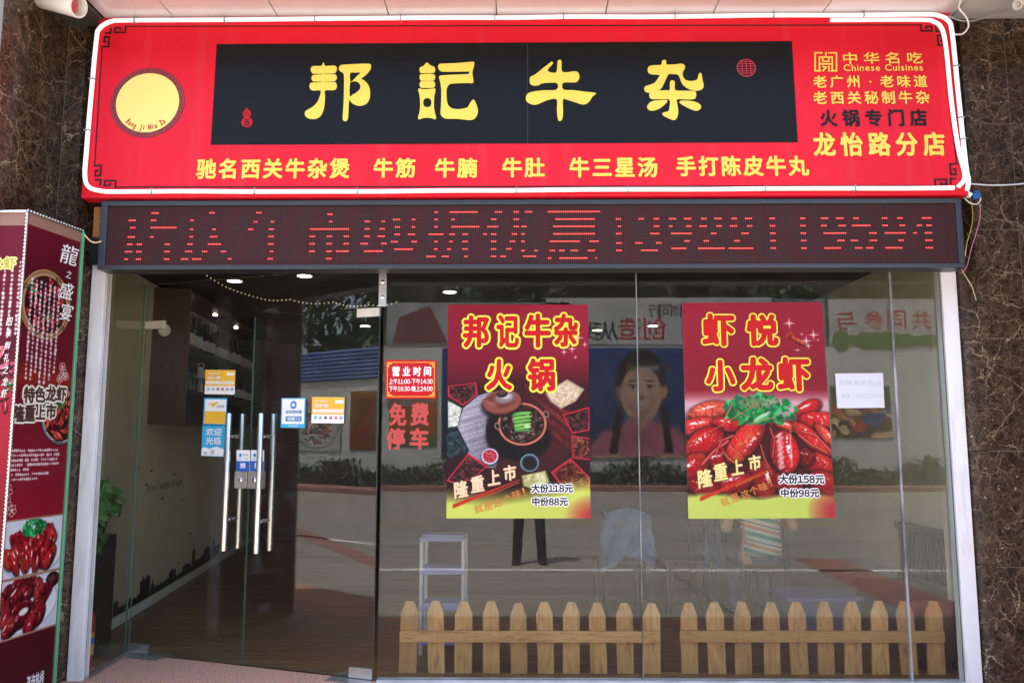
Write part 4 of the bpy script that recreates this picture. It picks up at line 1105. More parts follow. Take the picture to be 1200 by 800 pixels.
t = thing('poster', 'crayfish poster with a red crayfish heap on the window', 'poster', (1.9, -.01, 1.7), 'food posters on the shop windows')
cn = corners(GP, .0045, (799, 355), (963, 354), (806.5, 607.5), (979, 606.5))
PS = c.sheet('printed_sheet', *cn, M['print'], t, .72)
b = MB(); b.hexa([p + Vector((0, .0006, 0)) for p in (cn[2], cn[3], cn[1], cn[0])], [p + Vector((0, .0028, 0)) for p in (cn[2], cn[3], cn[1], cn[0])]); b.build('backing', M['paper'], t)
outlined(GP, [('虾', (824, 369, 859, 404)), ('悦', (876, 370, 910, 404)), ('小', (828, 423, 860, 457)), ('龙', (869, 420, 904, 456)), ('虾', (912, 420, 947, 457))], 'title_lettering', PS, .015, .05)
L = Letters(GP); L2 = Letters(GP)
for s, x, y, z in (('隆', 826, 560, 20), ('重', 844, 552.5, 19), ('上', 863.5, 547, 17), ('市', 884, 541.5, 17)):
    h = z / 2; L.px(s, x - h * .8 + .8, y - h + .9, x + h * .8 + .8, y + h + .9, OFF, bold=.05, rot=R(10), skew=.12); L2.px(s, x - h * .8, y - h, x + h * .8, y + h, OFF + .0016, bold=.034, rot=R(10), skew=.12)
L.build('launch_lettering_shadow', bpy.data.materials['maroon_ink'], PS); L2.build('launch_lettering', mat('gold_ink', (.70, .58, .20), .5), PS)
L = Letters(GP)
for s, x, y in (('就', 849.5, 587), ('是', 861, 583), ('这', 873, 578.5), ('个', 883, 574.5), ('味', 894, 570), ('!', 902.5, 564)):
    h = 5.0; w_ = h if s != '!' else 1.3; L.px(s, x - w_, y - h, x + w_, y + h, OFF, bold=.012, rot=R(18))
L.build('tagline_lettering', M['orange_ink'], PS)
prices(GP, [('大份158元', 913, 556, 965, 566), ('中份98元', 915, 572.5, 959, 582)], t)

# ------------------------------------------------------------------ small signs on the glass
def card(name, label, cat, pl, pts, m, off=.001, th=.001, group=None):
    q4 = [pl.ab(*p) for p in pts]                     # BL BR TR TL
    b = MB(); b.hexa([pl.pt(a, b_, off) for a, b_ in q4], [pl.pt(a, b_, off + th) for a, b_ in q4])
    t = tag(b.build(name, m), label, cat, group)
    return t
t = card('hours_sign', 'small red opening hours sign with white lettering', 'sign', GP, [(451.5, 467), (511.5, 467), (511.5, 422), (451.5, 421.5)], M['red_ink'], .001, .003)
L = Letters(GP); L.px('营业时间', 460, 429.5, 505, 440.5, .0045, bold=.035, track=.3); L.px('上午11:00-下午14:30', 456, 443.5, 507, 450, .0045, bold=.02); L.px('下午16:30-晚上24:00', 456, 452, 507, 458.5, .0045, bold=.02); L.build('hours_lettering', M['white_ink'], t)
L = Letters(GP); cs = [GP.ab(454, 424.5), GP.ab(509, 424.5), GP.ab(509, 464.5), GP.ab(454, 464.5)]
L.stroke(cs + [cs[0]], .7 / 184, .0045)
for (x, y), sx_, sy_ in zip(cs, (1, -1, -1, 1), (-1, -1, 1, 1)):
    L.stroke([(x + sx_ * 5 / 184, y + sy_ * 1.6 / 184), (x + sx_ * 1.6 / 184, y + sy_ * 1.6 / 184), (x + sx_ * 1.6 / 184, y + sy_ * 5 / 184)], 1.2 / 184, .0048)
L.build('gold_border', M['amber_ink'], t)
L = Letters(GP)
for s, x0, y0, x1, y1 in (('免', 456.5, 473, 475.5, 498), ('费', 482, 472.5, 502, 498), ('停', 453.5, 502, 474, 526), ('车', 481, 502, 501.5, 525.5)):
    L.px(s, x0, y0, x1, y1, .0012, bold=.042)
tag(L.build('parking_lettering', mat('red_film', (.42, .045, .035), .6)), 'red free parking lettering stuck on the glass below the hours sign', 'lettering')
t = card('hiring_notice', 'white paper hiring notice taped right of the crayfish poster', 'notice', GP, [(981, 478), (1036.5, 477.5), (1034.5, 437), (978.5, 437.5)], M['paper'])
L = Letters(GP); L.px('招聘:服务员(女', 983, 445.5, 1034, 453, .0025); L.px('电话: 13922119594', 986, 460.5, 1035, 466.5, .0025); L.build('notice_lettering', M['grey_ink'], t)
def pay_sticker(x0, y0, x1, y1, sl, label):
    t = card('payment_sticker', label, 'sticker', DP, [(x0 - 1, y1), (x1 - 1, y1 + sl), (x1, y0 + sl), (x0, y0)], M['white_ink'], .001, .001, 'stickers on the glass doors')
    w_, h_ = x1 - x0, y1 - y0
    L = Letters(DP); L.pxpoly([(x0 - .6, y0 + h_ * .66), (x1 - .6, y0 + h_ * .66 + sl), (x1 - .1, y0 + sl + .1), (x0 - .1, y0 + .1)], .0028); L.build('amber_field', M['amber_ink'], t)
    L = Letters(DP); L.px('我的优惠我做主', x0 + 3, y0 + h_ * .10, x0 + w_ * .5, y0 + h_ * .20, .0036); L.px('支付宝 付款', x0 + 3, y0 + h_ * .26, x0 + w_ * .5, y0 + h_ * .40, .0036, bold=.03)
    L.pxrect(x0 + w_ * .72, y0 + h_ * .12, x1 - 1, y0 + h_ * .24, .0036); L.pxrect(x0 + 1, y0 + h_ * .47, x1 - 1.5, y0 + h_ * .60, .0036); L.build('white_lettering', M['white_ink'], t)
    L = Letters(DP); L.px('本店支持以下付款方式优惠', x0 + 2, y0 + h_ * .49, x1 - 3, y0 + h_ * .58, .0042); L.build('amber_lettering', M['amber_ink'], t)
    for k, mk in enumerate(('cyan_ink', 'green_ink', 'black_ink', 'red_ink', 'red_ink', 'blue_ink')):
        L = Letters(DP); ax, by = DP.ab(x0 + w_ * (.10 + .158 * k), y0 + h_ * .79 + sl * (.1 + .15 * k)); rr = 2.0 / 184
        if k in (0, 3, 5):
            L.rect(ax - rr, by - rr * .9, ax + rr, by + rr * .9, .0028)
        else:
            L.disc(ax, by, rr, .0028, 16)
        L.build('payment_logo', M[mk], t)
        L = Letters(DP); L.line('支信企云惠联'[k], (ax - rr * .6, by - rr * .6, ax + rr * .6, by + rr * .6), .0036); L.rect(ax - rr, by - rr * 1.9, ax + rr, by - rr * 1.45, .0036) if False else None; L.build('logo_lettering', M['white_ink'], t)
pay_sticker(241, 433, 276, 461.5, .6, 'amber and white payment sticker above the other stickers on the left door')
pay_sticker(366, 465, 404, 495.5, .4, 'amber and white payment sticker on the right door, beside the blue sticker')
t = card('rewards_sticker', 'blue edged white and amber sticker with an orange bird emblem', 'sticker', DP, [(238, 497), (264.5, 498), (266.5, 466.5), (239.5, 466)], M['cyan_ink'], .001, .001, 'stickers on the glass doors')
L = Letters(DP); L.pxpoly([(240.2, 482), (265, 482.6), (265.6, 468), (240.8, 467.6)], .0028); L.px('品质商户', 253, 474, 263, 477, .003) if False else None; L.build('white_field', M['white_ink'], t)
L = Letters(DP); L.pxpoly([(239.6, 496), (263.6, 496.8), (264.9, 482), (240.3, 481.5)], .0028); L.pxpoly([(244, 472), (250, 472.5), (254, 470.5), (257, 472), (252, 474.5), (250, 478), (248, 474.5)], .0036); L.build('amber_field', M['amber_ink'], t)
L = Letters(DP); L.px('口碑商家', 253.5, 474.5, 263.5, 477.5, .004); L.build('black_lettering', M['black_ink'], t)
t = card('welcome_sticker', 'sky blue welcome sticker with white characters by the left door handle', 'sticker', DP, [(236, 534), (262.5, 535), (264.5, 499), (237.5, 498)], M['cyan_ink'], .001, .001, 'stickers on the glass doors')
L = Letters(DP); L.px('欢迎', 242, 501.5, 260, 510, .0028, bold=.02); L.px('光临', 241.5, 512, 259.5, 520.5, .0028, bold=.02)
L.pxpoly([(236.4, 533.4), (262, 534.4), (262.6, 526), (254, 523), (246, 525.5), (240, 523.5), (236.8, 525.5)], .0028); L.build('white_lettering', M['white_ink'], t)
L = Letters(DP)
for x, y, w_, h_ in ((247, 527, 4.5, 5), (239, 529, 4, 3)):
    L.pxrect(x, y, x + w_, y + h_, .004)
L.build('grey_marks', M['grey_ink'], t)
t = card('blue_sticker', 'white sticker with a blue border and round blue emblem on the right door', 'sticker', DP, [(329, 501), (357.5, 501), (358.5, 466), (330, 466)], M['cyan_ink'], .001, .001, 'stickers on the glass doors')
L = Letters(DP); L.pxpoly([(330.4, 496.5), (356.4, 496.5), (357.2, 467.3), (331.2, 467.3)], .0028); L.build('white_field', M['white_ink'], t)
L = Letters(DP); a_, b_ = DP.ab(344.3, 474.3); L.disc(a_, b_, 4.6 / 184, .0036, 24, ry=4.6 / 170); L.px('收钱吧优惠', 335, 480.5, 354, 484.5, .0036, bold=.02); L.pxpoly([(335, 493.5), (353.5, 493.5), (353.8, 487.5), (335.3, 487.5)], .0036); L.build('blue_print', M['blue_ink'], t)
L = Letters(DP); L.pxrect(342.6, 472.4, 346, 476, .0044); L.px('领惠72', 337, 488.5, 352, 492.5, .0044, bold=.02); L.px('扫码支付', 338, 497.7, 350, 499.8, .0044); L.build('white_print', M['white_ink'], t)
for (x0, x1, s, lab) in ((277, 293, '推', 'blue and white push sign left of the door joint, above the lock'), (294, 309.5, '拉', 'blue and white pull sign right of the door joint, half behind a handle')):
    t = card('door_sign', lab, 'sign', DP, [(x0, 552), (x1, 552.3), (x1 + .4, 527.3), (x0 + .4, 527)], M['white_ink'], .001, .001, 'signs by the door joint')
    L = Letters(DP); L.pxpoly([(x0 + .2, 551.7), (x1 - .2, 552), (x1 - .1, 540), (x0 + .3, 539.7)], .0028); L.build('blue_field', mat('royal_ink', (.01, .10, .45), .5), t)
    L = Letters(DP); xm = (x0 + x1) / 2; L.px(s, xm - 3.2, 541.8, xm + 3.2, 548.3, .0036, bold=.03); L.build('white_character', M['white_ink'], t)
    L = Letters(DP); a_, b_ = DP.ab(xm - 3, 533); L.disc(a_, b_, .012, .0028, 14); L.px('客服', xm, 531, xm + 6, 534, .0028); L.px('扫一扫', xm - 6, 536.2, xm + 6, 538.5, .0028); L.build('blue_print', M['blue_ink'], t)

# ------------------------------------------------------------------ light box beside the door
c0 = PY(32, 248, -.76)
yr = -.33
for k in range(30):
    e = PY(97, 272, yr)
    yr += (c0.z - e.z) * 1.0 if abs(c0.z - e.z) > 1e-5 else 0
e = PY(97, 272, yr)
ZT = c0.z
BP = Plane((c0.x, c0.y, 0), (e.x - c0.x, e.y - c0.y, 0), (0, 0, 1)); BW = Vector((e.x - c0.x, e.y - c0.y)).length
BF = Plane((c0.x - .33, c0.y, 0), (1, 0, 0), (0, 0, 1))
t = thing('light_box', 'tall maroon crayfish light box standing against the left marble pier', 'light box', (c0.x - .15, -.65, 0.12))
b = MB()
P4 = [(c0.x - .32, c0.y + .012), (c0.x - .006, c0.y + .012), (e.x - .012, e.y - .01), (c0.x - .32, e.y - .01)]
b.hexa([(x, y, .122) for x, y in P4], [(x, y, ZT - .02) for x, y in P4]); b.build('case', M['steel_dull'], t)
def cm(px, py):
    a, bb = BP.ab(px, py); return (a * 100, (ZT - bb) * 100)
Hc = (ZT - .13) * 100
c = Canvas(0, 0, BW * 100, Hc, 4.6, '561022', 71)
yy = lambda py: cm(60, py)[1]
c.vgrad([(0, '6a1228'), (yy(330), '56101e'), (yy(425), '6a1420'), (yy(445), '8a2418'), (yy(460), '70101e'), (yy(540), '7c1226'), (yy(600), '8a1428'), (Hc, '4a0c1c')])
cx, cy = cm(54, 357); r = (cm(54, 398)[1] - cm(54, 316)[1]) / 2
c.ell(cx, cy, r, r, 0, 'b49066', 1, .03); c.ringe(cx, cy, r * .93, r * .93, .6, 0, '7a5a38', .8); c.ell(cx, cy, r * .82, r * .82, 0, '3a0c14', 1, .04)
rr = random.Random(5)
for k in range(46):
    a, q = rr.uniform(0, 6.28), r * .74 * math.sqrt(rr.random())
    c.shell(cx + q * math.cos(a), cy + q * math.sin(a), rr.uniform(2, 4), rr.uniform(.9, 1.6), rr.uniform(0, 180), col=rr.choice(['b01826', 'c42a34', '8a1020', 'd0505a']), segs=4, gloss=.8)
c.leaves(cx - r * .55, cy - r * .4, 3, 3, 26, 8); c.leaves(cx + r * .1, cy + r * .35, 2.4, 2.4, 18, 9)
for a in (.7, 1.9, 3.6, 5.2):
    c.ringe(cx + r * .9 * math.cos(a), cy + r * .9 * math.sin(a), 1.6, 1.0, .3, R(90), '3a2a1a')
# columns of small white characters
for k in range(7):
    x = cm(34.5 + 5.4 * k, 380)[0]; y0, y1 = cm(35 + 5.4 * k, 326 + 2.2 * k)[1], cm(35 + 5.4 * k, [444, 446, 440, 448, 452, 446, 440][k])[1]
    y = y0
    while y < y1:
        c.ell(x + rr.uniform(-.15, .15), y, .75, .95, 0, 'f0e4e4', .95, .9, 1.3); y += 2.55
# brush flowers
def flower(px, py, s_):
    x, y = cm(px, py)
    for k in range(5):
        a = k * 1.257 + .3; c.ringe(x + s_ * math.cos(a), y + s_ * math.sin(a), s_ * .62, s_ * .62, .22, 0, 'e8b8b4', .9)
    c.ell(x, y, s_ * .3, s_ * .3, 0, 'e8c0a0')
for q in ((73, 430, 1.6), (74, 438, 2.0), (70, 444, 1.5), (77, 441, 1.5), (9, 575, 2.2), (7, 590, 2.6), (14, 598, 2.0)):
    flower(*q)
px_, py_ = cm(73, 488); rp = 17
c.ell(px_, py_, rp * 1.04, rp * 1.0, 0, '2a0810', .8, .1); c.ell(px_, py_, rp, rp * .95, 0, 'b8b4b4', 1, .02); c.ringe(px_, py_, rp * .97, rp * .92, .5, 0, '5a5a5e'); c.ell(px_, py_, rp * .88, rp * .84, 0, '3a0a10', 1, .03)
for k in range(60):
    a, q = rr.uniform(0, 6.28), rp * .78 * math.sqrt(rr.random())
    c.shell(px_ + q * math.cos(a), py_ + q * math.sin(a), rr.uniform(2.2, 4.5), rr.uniform(.8, 1.5), rr.uniform(20, 150), col=rr.choice(['b41c22', 'd03828', '8e1018', 'e0603a']), segs=4, gloss=1)
c.leaves(px_ - 2, py_ - 7, 4, 3.4, 30, 12)
# paragraph of small white type
for k, py in enumerate((529, 534.5, 540, 545.5, 551, 556.5, 562)):
    x0, y0 = cm(10.5, py); x1, _ = cm([70, 69, 70, 70, 34, 56, 44][k], py); x = x0 + (2.2 if k in (0, 5, 6) else .3)
    y0 = cm(38, py - 1.5)[1]
    while x < min(x1, BW * 100 - 3):
        if rr.random() > .08:
            c.ell(x, y0, .62, .72, 0, 'e6d6d6', .95, .9, 1.3)
        x += 1.5
# two photographs of plated crayfish
def lineY(pl, pr):
    return cm(*pl)[1], cm(*pr)[1]
Wc = BW * 100
y1a = (cm(4, 614)[1] + cm(66, 603)[1]) / 2; y1b = (cm(2, 680)[1] + cm(64, 665)[1]) / 2; y2a = y1b + 1.6; y2b = (cm(0, 751)[1] + cm(58, 732)[1]) / 2
tan = 'a88068'
c.poly([(0, y1a - 1), (Wc, y1a - 1), (Wc, y2b + 1), (0, y2b + 1)], tan, 1, .1); c.poly([(0, y1a), (Wc, y1a), (Wc, y1b), (0, y1b)], 'd6d8e2', 1, .1); c.poly([(0, y2a), (Wc, y2a), (Wc, y2b), (0, y2b)], 'ced2e0', 1, .1)
keep = c.p.copy()
ym = (y1a + y1b) / 2; hh = y1b - y1a
c.ell(Wc * .5, ym + hh * .22, Wc * .50, hh * .36, 0, 'b8c0d4', 1, .05); c.ell(Wc * .5, ym + hh * .18, Wc * .46, hh * .33, 0, 'e4e6ee', 1, .05)
for k in range(58):
    u_ = rr.uniform(-1, 1); v_ = rr.uniform(-.75, .9) * (1 - .45 * abs(u_)); v_ = -.7 + (k / 58) * 1.55 + rr.uniform(-.1, .1); wid = .47 * (.5 + .5 * (v_ + .7) / 1.5)
    c.shell(Wc * (.5 + wid * u_), ym + hh * .36 * v_ * .95, rr.uniform(4.6, 7), rr.uniform(2.2, 3.2), 90 + u_ * 38 + rr.uniform(-12, 12), col=rr.choice(['a81420', 'c01c26', '8c0e18', 'b8202a']), segs=5, gloss=1.2)
c.leaves(Wc * .48, ym - hh * .34, 8, 4.6, 110, 31)
new = c.p; mk = ((c.Y > y1a) & (c.Y < y1b)).astype(float)[..., None]; c.p = keep * (1 - mk) + new * mk
keep = c.p.copy(); ym = (y2a + y2b) / 2; hh = y2b - y2a
c.ell(Wc * .40, ym + hh * .02, Wc * .58, hh * .50, -8, 'e2e6ee', 1, .03); c.ringe(Wc * .40, ym, Wc * .56, hh * .47, .5, R(0), 'aab4c8', .7)
c.ell(Wc * .86, y2a + hh * .14, 5.5, 4.4, 0, '2e0c14', 1, .1); c.ell(Wc * .84, y2a + hh * .12, 3, 2, 0, '6a3a3e', .8, .6)
for k in range(64):
    v_ = -1 + 2 * k / 64; u_ = rr.uniform(-1, 1) * math.sqrt(max(0.05, 1 - v_ * v_ * .9))
    c.shell(Wc * (.36 + .46 * u_), ym + hh * .38 * v_, rr.uniform(4.5, 6.8), rr.uniform(2, 2.9), -52 + rr.uniform(-14, 14), col=rr.choice(['7c0e1c', '96142a', '5e0a18', 'a41e30']), segs=5, gloss=1.5)
c.ell(Wc * .40, ym + hh * .1, 3.4, 1.8, -15, 'f4f0f2', .95, .4)
new = c.p; mk = ((c.Y > y2a) & (c.Y < y2b)).astype(float)[..., None]; c.p = keep * (1 - mk) + new * mk
c.poly([(0, y2b + 1), (Wc, y2b + 1), (Wc, Hc), (0, Hc)], '4a0e1c', 1, .1)
ytop = cm(60, 272)[1]; c.poly([(0, 0), (Wc, 0), (Wc, 4.8 + 2), (0, 6.8)], 'a07a6c', 1, .2)
c.poly([(0, 0), (1.6, 0), (1.6, Hc), (0, Hc)], 'a07a6c', 1, .1); c.poly([(Wc - 1.6, 0), (Wc, 0), (Wc, Hc), (Wc - 1.6, Hc)], 'a07a6c', 1, .1)
c.sheet('side_print', BP.pt(0, ZT, 0), BP.pt(BW, ZT, 0), BP.pt(0, .13, 0), BP.pt(BW, .13, 0), M['print'], t, .7)
def boxpx(pl, x0, y0, x1, y1):
    p, q = pl.ab(x0, y0), pl.ab(x1, y1); return (p[0], q[1], q[0], p[1])
L = Letters(BP)
for s, q in (('龍', (72, 284, 90, 313)), ('之', (77.5, 316, 83, 327)), ('盛', (70, 329, 84.5, 352)), ('宴', (71, 354, 83.5, 377))):
    L.line(s, boxpx(BP, *q), .003, bold=.002, skew=.22)
L.build('brush_lettering', M['white_ink'], t)
L = Letters(BP); L2 = Letters(BP)
for s, q in (('特', (28, 453, 39, 472)), ('色', (41, 453, 51.5, 471)), ('龙', (54, 452, 64, 470)), ('虾', (66, 453, 76, 470)), ('隆', (15.5, 475, 27, 494)), ('重', (29, 474, 39.5, 493)), ('上', (42, 474, 51.5, 491)), ('市', (54, 473, 64, 490))):
    bx_ = boxpx(BP, *q); L.line(s, bx_, .003, bold=.02, grow=.013, ring=10); L2.line(s, bx_, .005, bold=.045)
L.build('launch_lettering_outline', mat('cream_white', (.72, .66, .55), .5), t); L2.build('launch_lettering', mat('brown_ink', (.05, .018, .012), .5), t)
L = Letters(BP); L.line('咨询热线', boxpx(BP, 31, 792, 50, 803), .003, bold=.02); L.build('contact_lettering', M['white_ink'], t)
# street face
c = Canvas(0, 0, 33, Hc, 4, '641226', 81)
c.vgrad([(0, '70142a'), (Hc * .3, '60101f'), (Hc * .38, 'b02438'), (Hc * .5, 'a81c30'), (Hc * .6, '8a1428'), (Hc, '4c0c1c')])
c.poly([(0, 0), (33, 0), (33, 8), (0, 8)], 'a07a6c', 1, .2)
for k in range(60):
    c.shell(rr.uniform(0, 33), Hc * rr.uniform(.28, .40), rr.uniform(2.4, 4.6), rr.uniform(1, 1.8), rr.uniform(0, 180), col=rr.choice(['c8304a', 'd86078', 'a81c34', 'e08a98']), segs=4, gloss=1)
for k in range(7):
    y = 29.0
    while y < 70:
        c.ell(6 + k * 4.2, y, .7, .9, 0, 'f0e4e4', .95, .9, 1.3); y += 2.5
c.leaves(30, Hc * .36, 3, 3, 26, 3)
for k in range(40):
    c.shell(rr.uniform(0, 33), Hc * rr.uniform(.72, .95), rr.uniform(3.4, 5.6), rr.uniform(1.6, 2.6), rr.uniform(60, 120), col=rr.choice(['a81420', 'c01c26', '8c0e18']), segs=5)
c.sheet('front_print', BF.pt(0, ZT, 0), BF.pt(.33, ZT, 0), BF.pt(0, .13, 0), BF.pt(.33, .13, 0), M['print'], t, .7)
L = Letters(BF); L2 = Letters(BF)
fx = BF.ab(20, 301), BF.ab(-1, 314)
hh_ = fx[0][1] - fx[1][1]
for k, s in enumerate('色龙虾'):
    a = .33 - .03 - .078 * (3 - k); q = (a, fx[1][1] - .005, a + .066, fx[0][1] - .005)
    L.line(s, q, .003, bold=.02, grow=.008); L2.line(s, q, .005, bold=.03)
L.build('crayfish_lettering_outline', mat('pale_lime_ink', (.72, .7, .25), .5), t); L2.build('crayfish_lettering', mat('olive_ink', (.42, .33, .05), .5), t)
L = Letters(BF)
for k, s in enumerate('四季鲜礼之龙虾'):
    z = BF.ab(10, 372 + 14 * k)[1]; L.line(s, (.262, z - .046, .292, z), .003, bold=.004, skew=.15)
L.build('column_lettering', M['white_ink'], t)
# edge trims and bead strings
b = MB(); b.tube([(c0.x + .004, c0.y - .004, .125), (c0.x + .004, c0.y - .004, ZT), BP.pt(BW, ZT, .004), ], .007, 6); b.tube([(c0.x, c0.y - .006, ZT), (c0.x - .33, c0.y - .006, ZT)], .007, 6); b.build('edge_trim', M['chrome'], t)
b = MB(); b.tube([BP.pt(BW - .004, .125, .006), BP.pt(BW - .004, ZT, .006)], .0085, 6); b.build('green_trim', mat('green_trim', (.03, .28, .12), .4), t)
b = MB(); b.tube([BP.pt(BW + .01, .125, .0), BP.pt(BW + .01, ZT - .004, .0)], .006, 6); b.build('white_trim', M['white_plastic'], t)
b = MB()
def bead(p, r):
    b.lathe([(r * .6, -r * .8), (r, 0), (r * .6, r * .8)], p, 6)
z = .3
while z < ZT:
    bead((c0.x + .006, c0.y - .012, z), .0072); z += .021
k = 0.0
while k < BW:
    bead(BP.pt(k, ZT + .008, .004), .006); k += .024
b.build('bead_string', mat('clear_beads', (.72, .70, .62), .2), t)
b = MB(); p0, p1 = BP.pt(BW, ZT, 0), PY(118, 283, -.29)
for k in range(26):
    f = k / 25; p = p0.lerp(p1, f) - Vector((0, 0, .03 * math.sin(math.pi * f))); bead(p, .0055)
tag(b.build('bead_string', mat('gold_beads', (.62, .48, .2), .25)), 'gold bead string running from the light box to the LED board', 'bead string')

# ------------------------------------------------------------------ loose cables at the right end of the sign
def cable(pts, y, r, m, label, n=6):
    P = [PY(px, py, (y[i] if isinstance(y, (list, tuple)) else y)) for i, (px, py) in enumerate(pts)]
    out = []
    for i in range(len(P) - 1):
        q0, q1, q2, q3 = P[max(i - 1, 0)], P[i], P[i + 1], P[min(i + 2, len(P) - 1)]
        for k in range(n):
            s_ = k / n; out.append(.5 * (2 * q1 + (q2 - q0) * s_ + (2 * q0 - 5 * q1 + 4 * q2 - q3) * s_ ** 2 + (3 * q1 - q0 - 3 * q2 + q3) * s_ ** 3))
    out.append(P[-1])
    b = MB(); b.tube(out, r, 6); return tag(b.build('cable', m, None, smooth=True), label, 'cable')
grey_c = mat('grey_cable', (.30, .30, .31), .4)
cable([(1138, 215.5), (1160, 217), (1185, 216.5), (1212, 214)], -.19, .0045, M['white_plastic'], 'white cable running from the sign across the bare marble pier')
cable([(1117, 40.5), (1128, 40), (1135, 31), (1132, 20), (1124, 10), (1126, 2), (1136, -6)], [-.26, -.26, -.27, -.3, -.32, -.36, -.4], .0055, M['white_plastic'], 'white cable looping from the upper corner of the sign to the canopy')
cable([(1112, 19), (1124, 24), (1140, 24.5), (1165, 18), (1192, 7)], -.27, .004, grey_c, 'thin grey cable sagging from the sign to the small spot lamp')
cable([(1137, 232), (1140, 250), (1138, 268), (1133, 285), (1131, 300)], [-.14, -.16, -.2, -.25, -.29], .0028, mat('yellow_cable', (.55, .36, .05), .4), 'yellow wire hanging past the wooden beam end')
cable([(1144, 232), (1149, 246), (1146, 266), (1138, 292), (1133, 312), (1126, 320), (1122, 316)], [-.17, -.19, -.2, -.22, -.24, -.22, -.18], .0028, mat('pink_cable', (.50, .16, .2), .4), 'pink wire hanging past the end of the LED board')
cable([(1127, 316), (1133, 326), (1139, 336), (1144, 352)], -.17, .0028, mat('cream_cable', (.5, .42, .25), .4), 'cream wire end dangling in front of the bare marble pier')
cable([(1130, 232), (1137, 238), (1145, 239), (1149, 234), (1147, 228)], -.19, .004, M['white_plastic'], 'white cable loop around the blue connector')
b = MB(); p = PY(1133, 227, -.25); b.obox(p, (.055, .03, .03), m=Matrix.Translation(p) @ Matrix.Rotation(R(35), 4, 'Y')); tag(b.build('connector', M['white_plastic'], None, bevel=.004), 'white cable connector at the lower right corner of the sign', 'connector')
b = MB(); p = PY(1143.5, 230, -.2); b.obox(p, (.05, .03, .035), m=Matrix.Translation(p) @ Matrix.Rotation(R(-12), 4, 'Y')); b.box(p.x - .02, p.y - .02, p.z + .0175, p.x + .012, p.y + .008, p.z + .03); tag(b.build('connector', mat('blue_connector', (.02, .10, .3), .4), None, bevel=.003), 'small blue connector beside the wooden beam end', 'connector')

# ------------------------------------------------------------------ picket fences behind the glass
FY = .16
def fence(label, xs, rx0, rx1, tops):
    t = thing('picket_fence', label, 'fence', (PY(xs[0], 797, FY).x, FY, FLOOR), 'picket fences behind the shop windows')
    rd = random.Random(int(xs[0]))
    for x, ty in zip(xs, tops):
        w_ = 10 + rd.uniform(-.5, .5); tilt = rd.uniform(-1.1, 1.1)
        x0, x1 = PY(x - w_, 760, FY).x, PY(x + w_, 760, FY).x; zt = PY(x, ty, FY).z; zs = PY(x, ty + 15 + rd.uniform(-1, 1), FY).z
        m_ = (x0 + x1) / 2; h_ = (x1 - x0) * .22; dx = tilt / 190
        pts = [(x0 - dx, FY, FLOOR + .003), (x1 - dx, FY, FLOOR + .003), (x1 + dx, FY, zs), (m_ + h_ + dx, FY, zt), (m_ - h_ + dx, FY, zt), (x0 + dx, FY, zs + rd.uniform(-.004, .004))]
        b = MB(); b.prism(pts, (0, -1, 0), .018); b.build('picket', M['wood_fence'], t, bevel=.0025)
    a, b_ = PY(rx0, 752, FY - .0225), PY(rx1, 739.5, FY - .0225)
    b = MB(); b.box(a.x, FY - .0225, a.z, b_.x, FY - .002, b_.z); b.build('rail', M['wood_rail'], t, bevel=.002)
    for x in xs:
        for dy in (-3.2, 3.4):
            p = PY(x + rd.uniform(-3, 3), 745.8 + dy, FY - .0225); b = MB(); b.lathe([(.0035, 0), (.0035, .0012), (.001, .0016)], p, 8, M=Matrix.Rotation(R(90), 3, 'X')); b.build('nail', M['black_metal'], t)
fence('left pine picket fence, standing under the hotpot poster', [478.6, 510.6, 543, 575.5, 607.8, 639, 669.6, 701, 732.6, 764], 468, 774, [703.5, 703.5, 704, 704, 706, 705, 705, 706, 706, 706.5])
fence('right pine picket fence, standing under the crayfish poster', [808, 839.5, 871, 905, 936, 968, 1000, 1032, 1064, 1097], 797, 1107, [705.5, 705, 705, 705.5, 705, 704.5, 704.5, 704, 704, 704])

# ------------------------------------------------------------------ inside the shop
m = mat('floor_boards', (.15, .09, .05), .35); tt = NT(m)
v = tt.coords((1, 1, 1)); br = tt.new('ShaderNodeTexBrick'); tt.ln(v, br.inputs['Vector'])
br.inputs['Scale'].default_value = 1; br.inputs['Brick Width'].default_value = 1.2; br.inputs['Row Height'].default_value = .12; br.inputs['Mortar Size'].default_value = .003
br.inputs['Color1'].default_value = (.31, .15, .05, 1); br.inputs['Color2'].default_value = (.21, .092, .03, 1); br.inputs['Mortar'].default_value = (.02, .012, .008, 1)
n = tt.noise(tt.coords((.7, 9, 1)), 4, 5, .6, .5)
tt.base(tt.mix(.8, br.outputs[0], tt.ramp(n.outputs[0], [(.36, (.22, .18, .14)), (.5, (.7, .66, .6)), (.66, (1.0, .97, .92))]), 'MULTIPLY')); M['boards'] = m
IY = 6.6
w0, w1 = PZ(128, 738, FLOOR), PZ(240, 668, FLOOR)
wd = (w1 - w0); wd.z = 0; wd.normalize()
LWo = w0 - wd * ((w0.y - 1.0) / wd.y)
LW = Plane((LWo.x, LWo.y, 0), wd, (0, 0, 1))
wl = (IY - LWo.y) / wd.y; wend = LWo + wd * wl
struct(flat('floor', [DL2, DR2, (DR.x, .0), (2.92, .0), (2.92, IY), (wend.x, IY), (LWo.x, LWo.y), (-3.24, 1.0), (-3.24, .07), (-2.70, .07)], FLOOR - .001, M['boards']))
CEIL = 2.96
struct(flat('ceiling', [(-4.5, .09), (2.95, .09), (2.95, IY), (-4.5, IY)], CEIL, noisy('black_ceiling', (.014, .013, .012), (.03, .027, .024), 12, .7)))
b = MB(); b.box(-3.24 - .1, .352, .02, -3.239, 1.0, CEIL); b.slab(LW, 0, .02, wl - .01, CEIL, -.1, .001)
LWALL = b.build('side_wall', M['beige_wall']); tag(LWALL, 'beige papered side wall inside, behind the left glass door', 'wall')
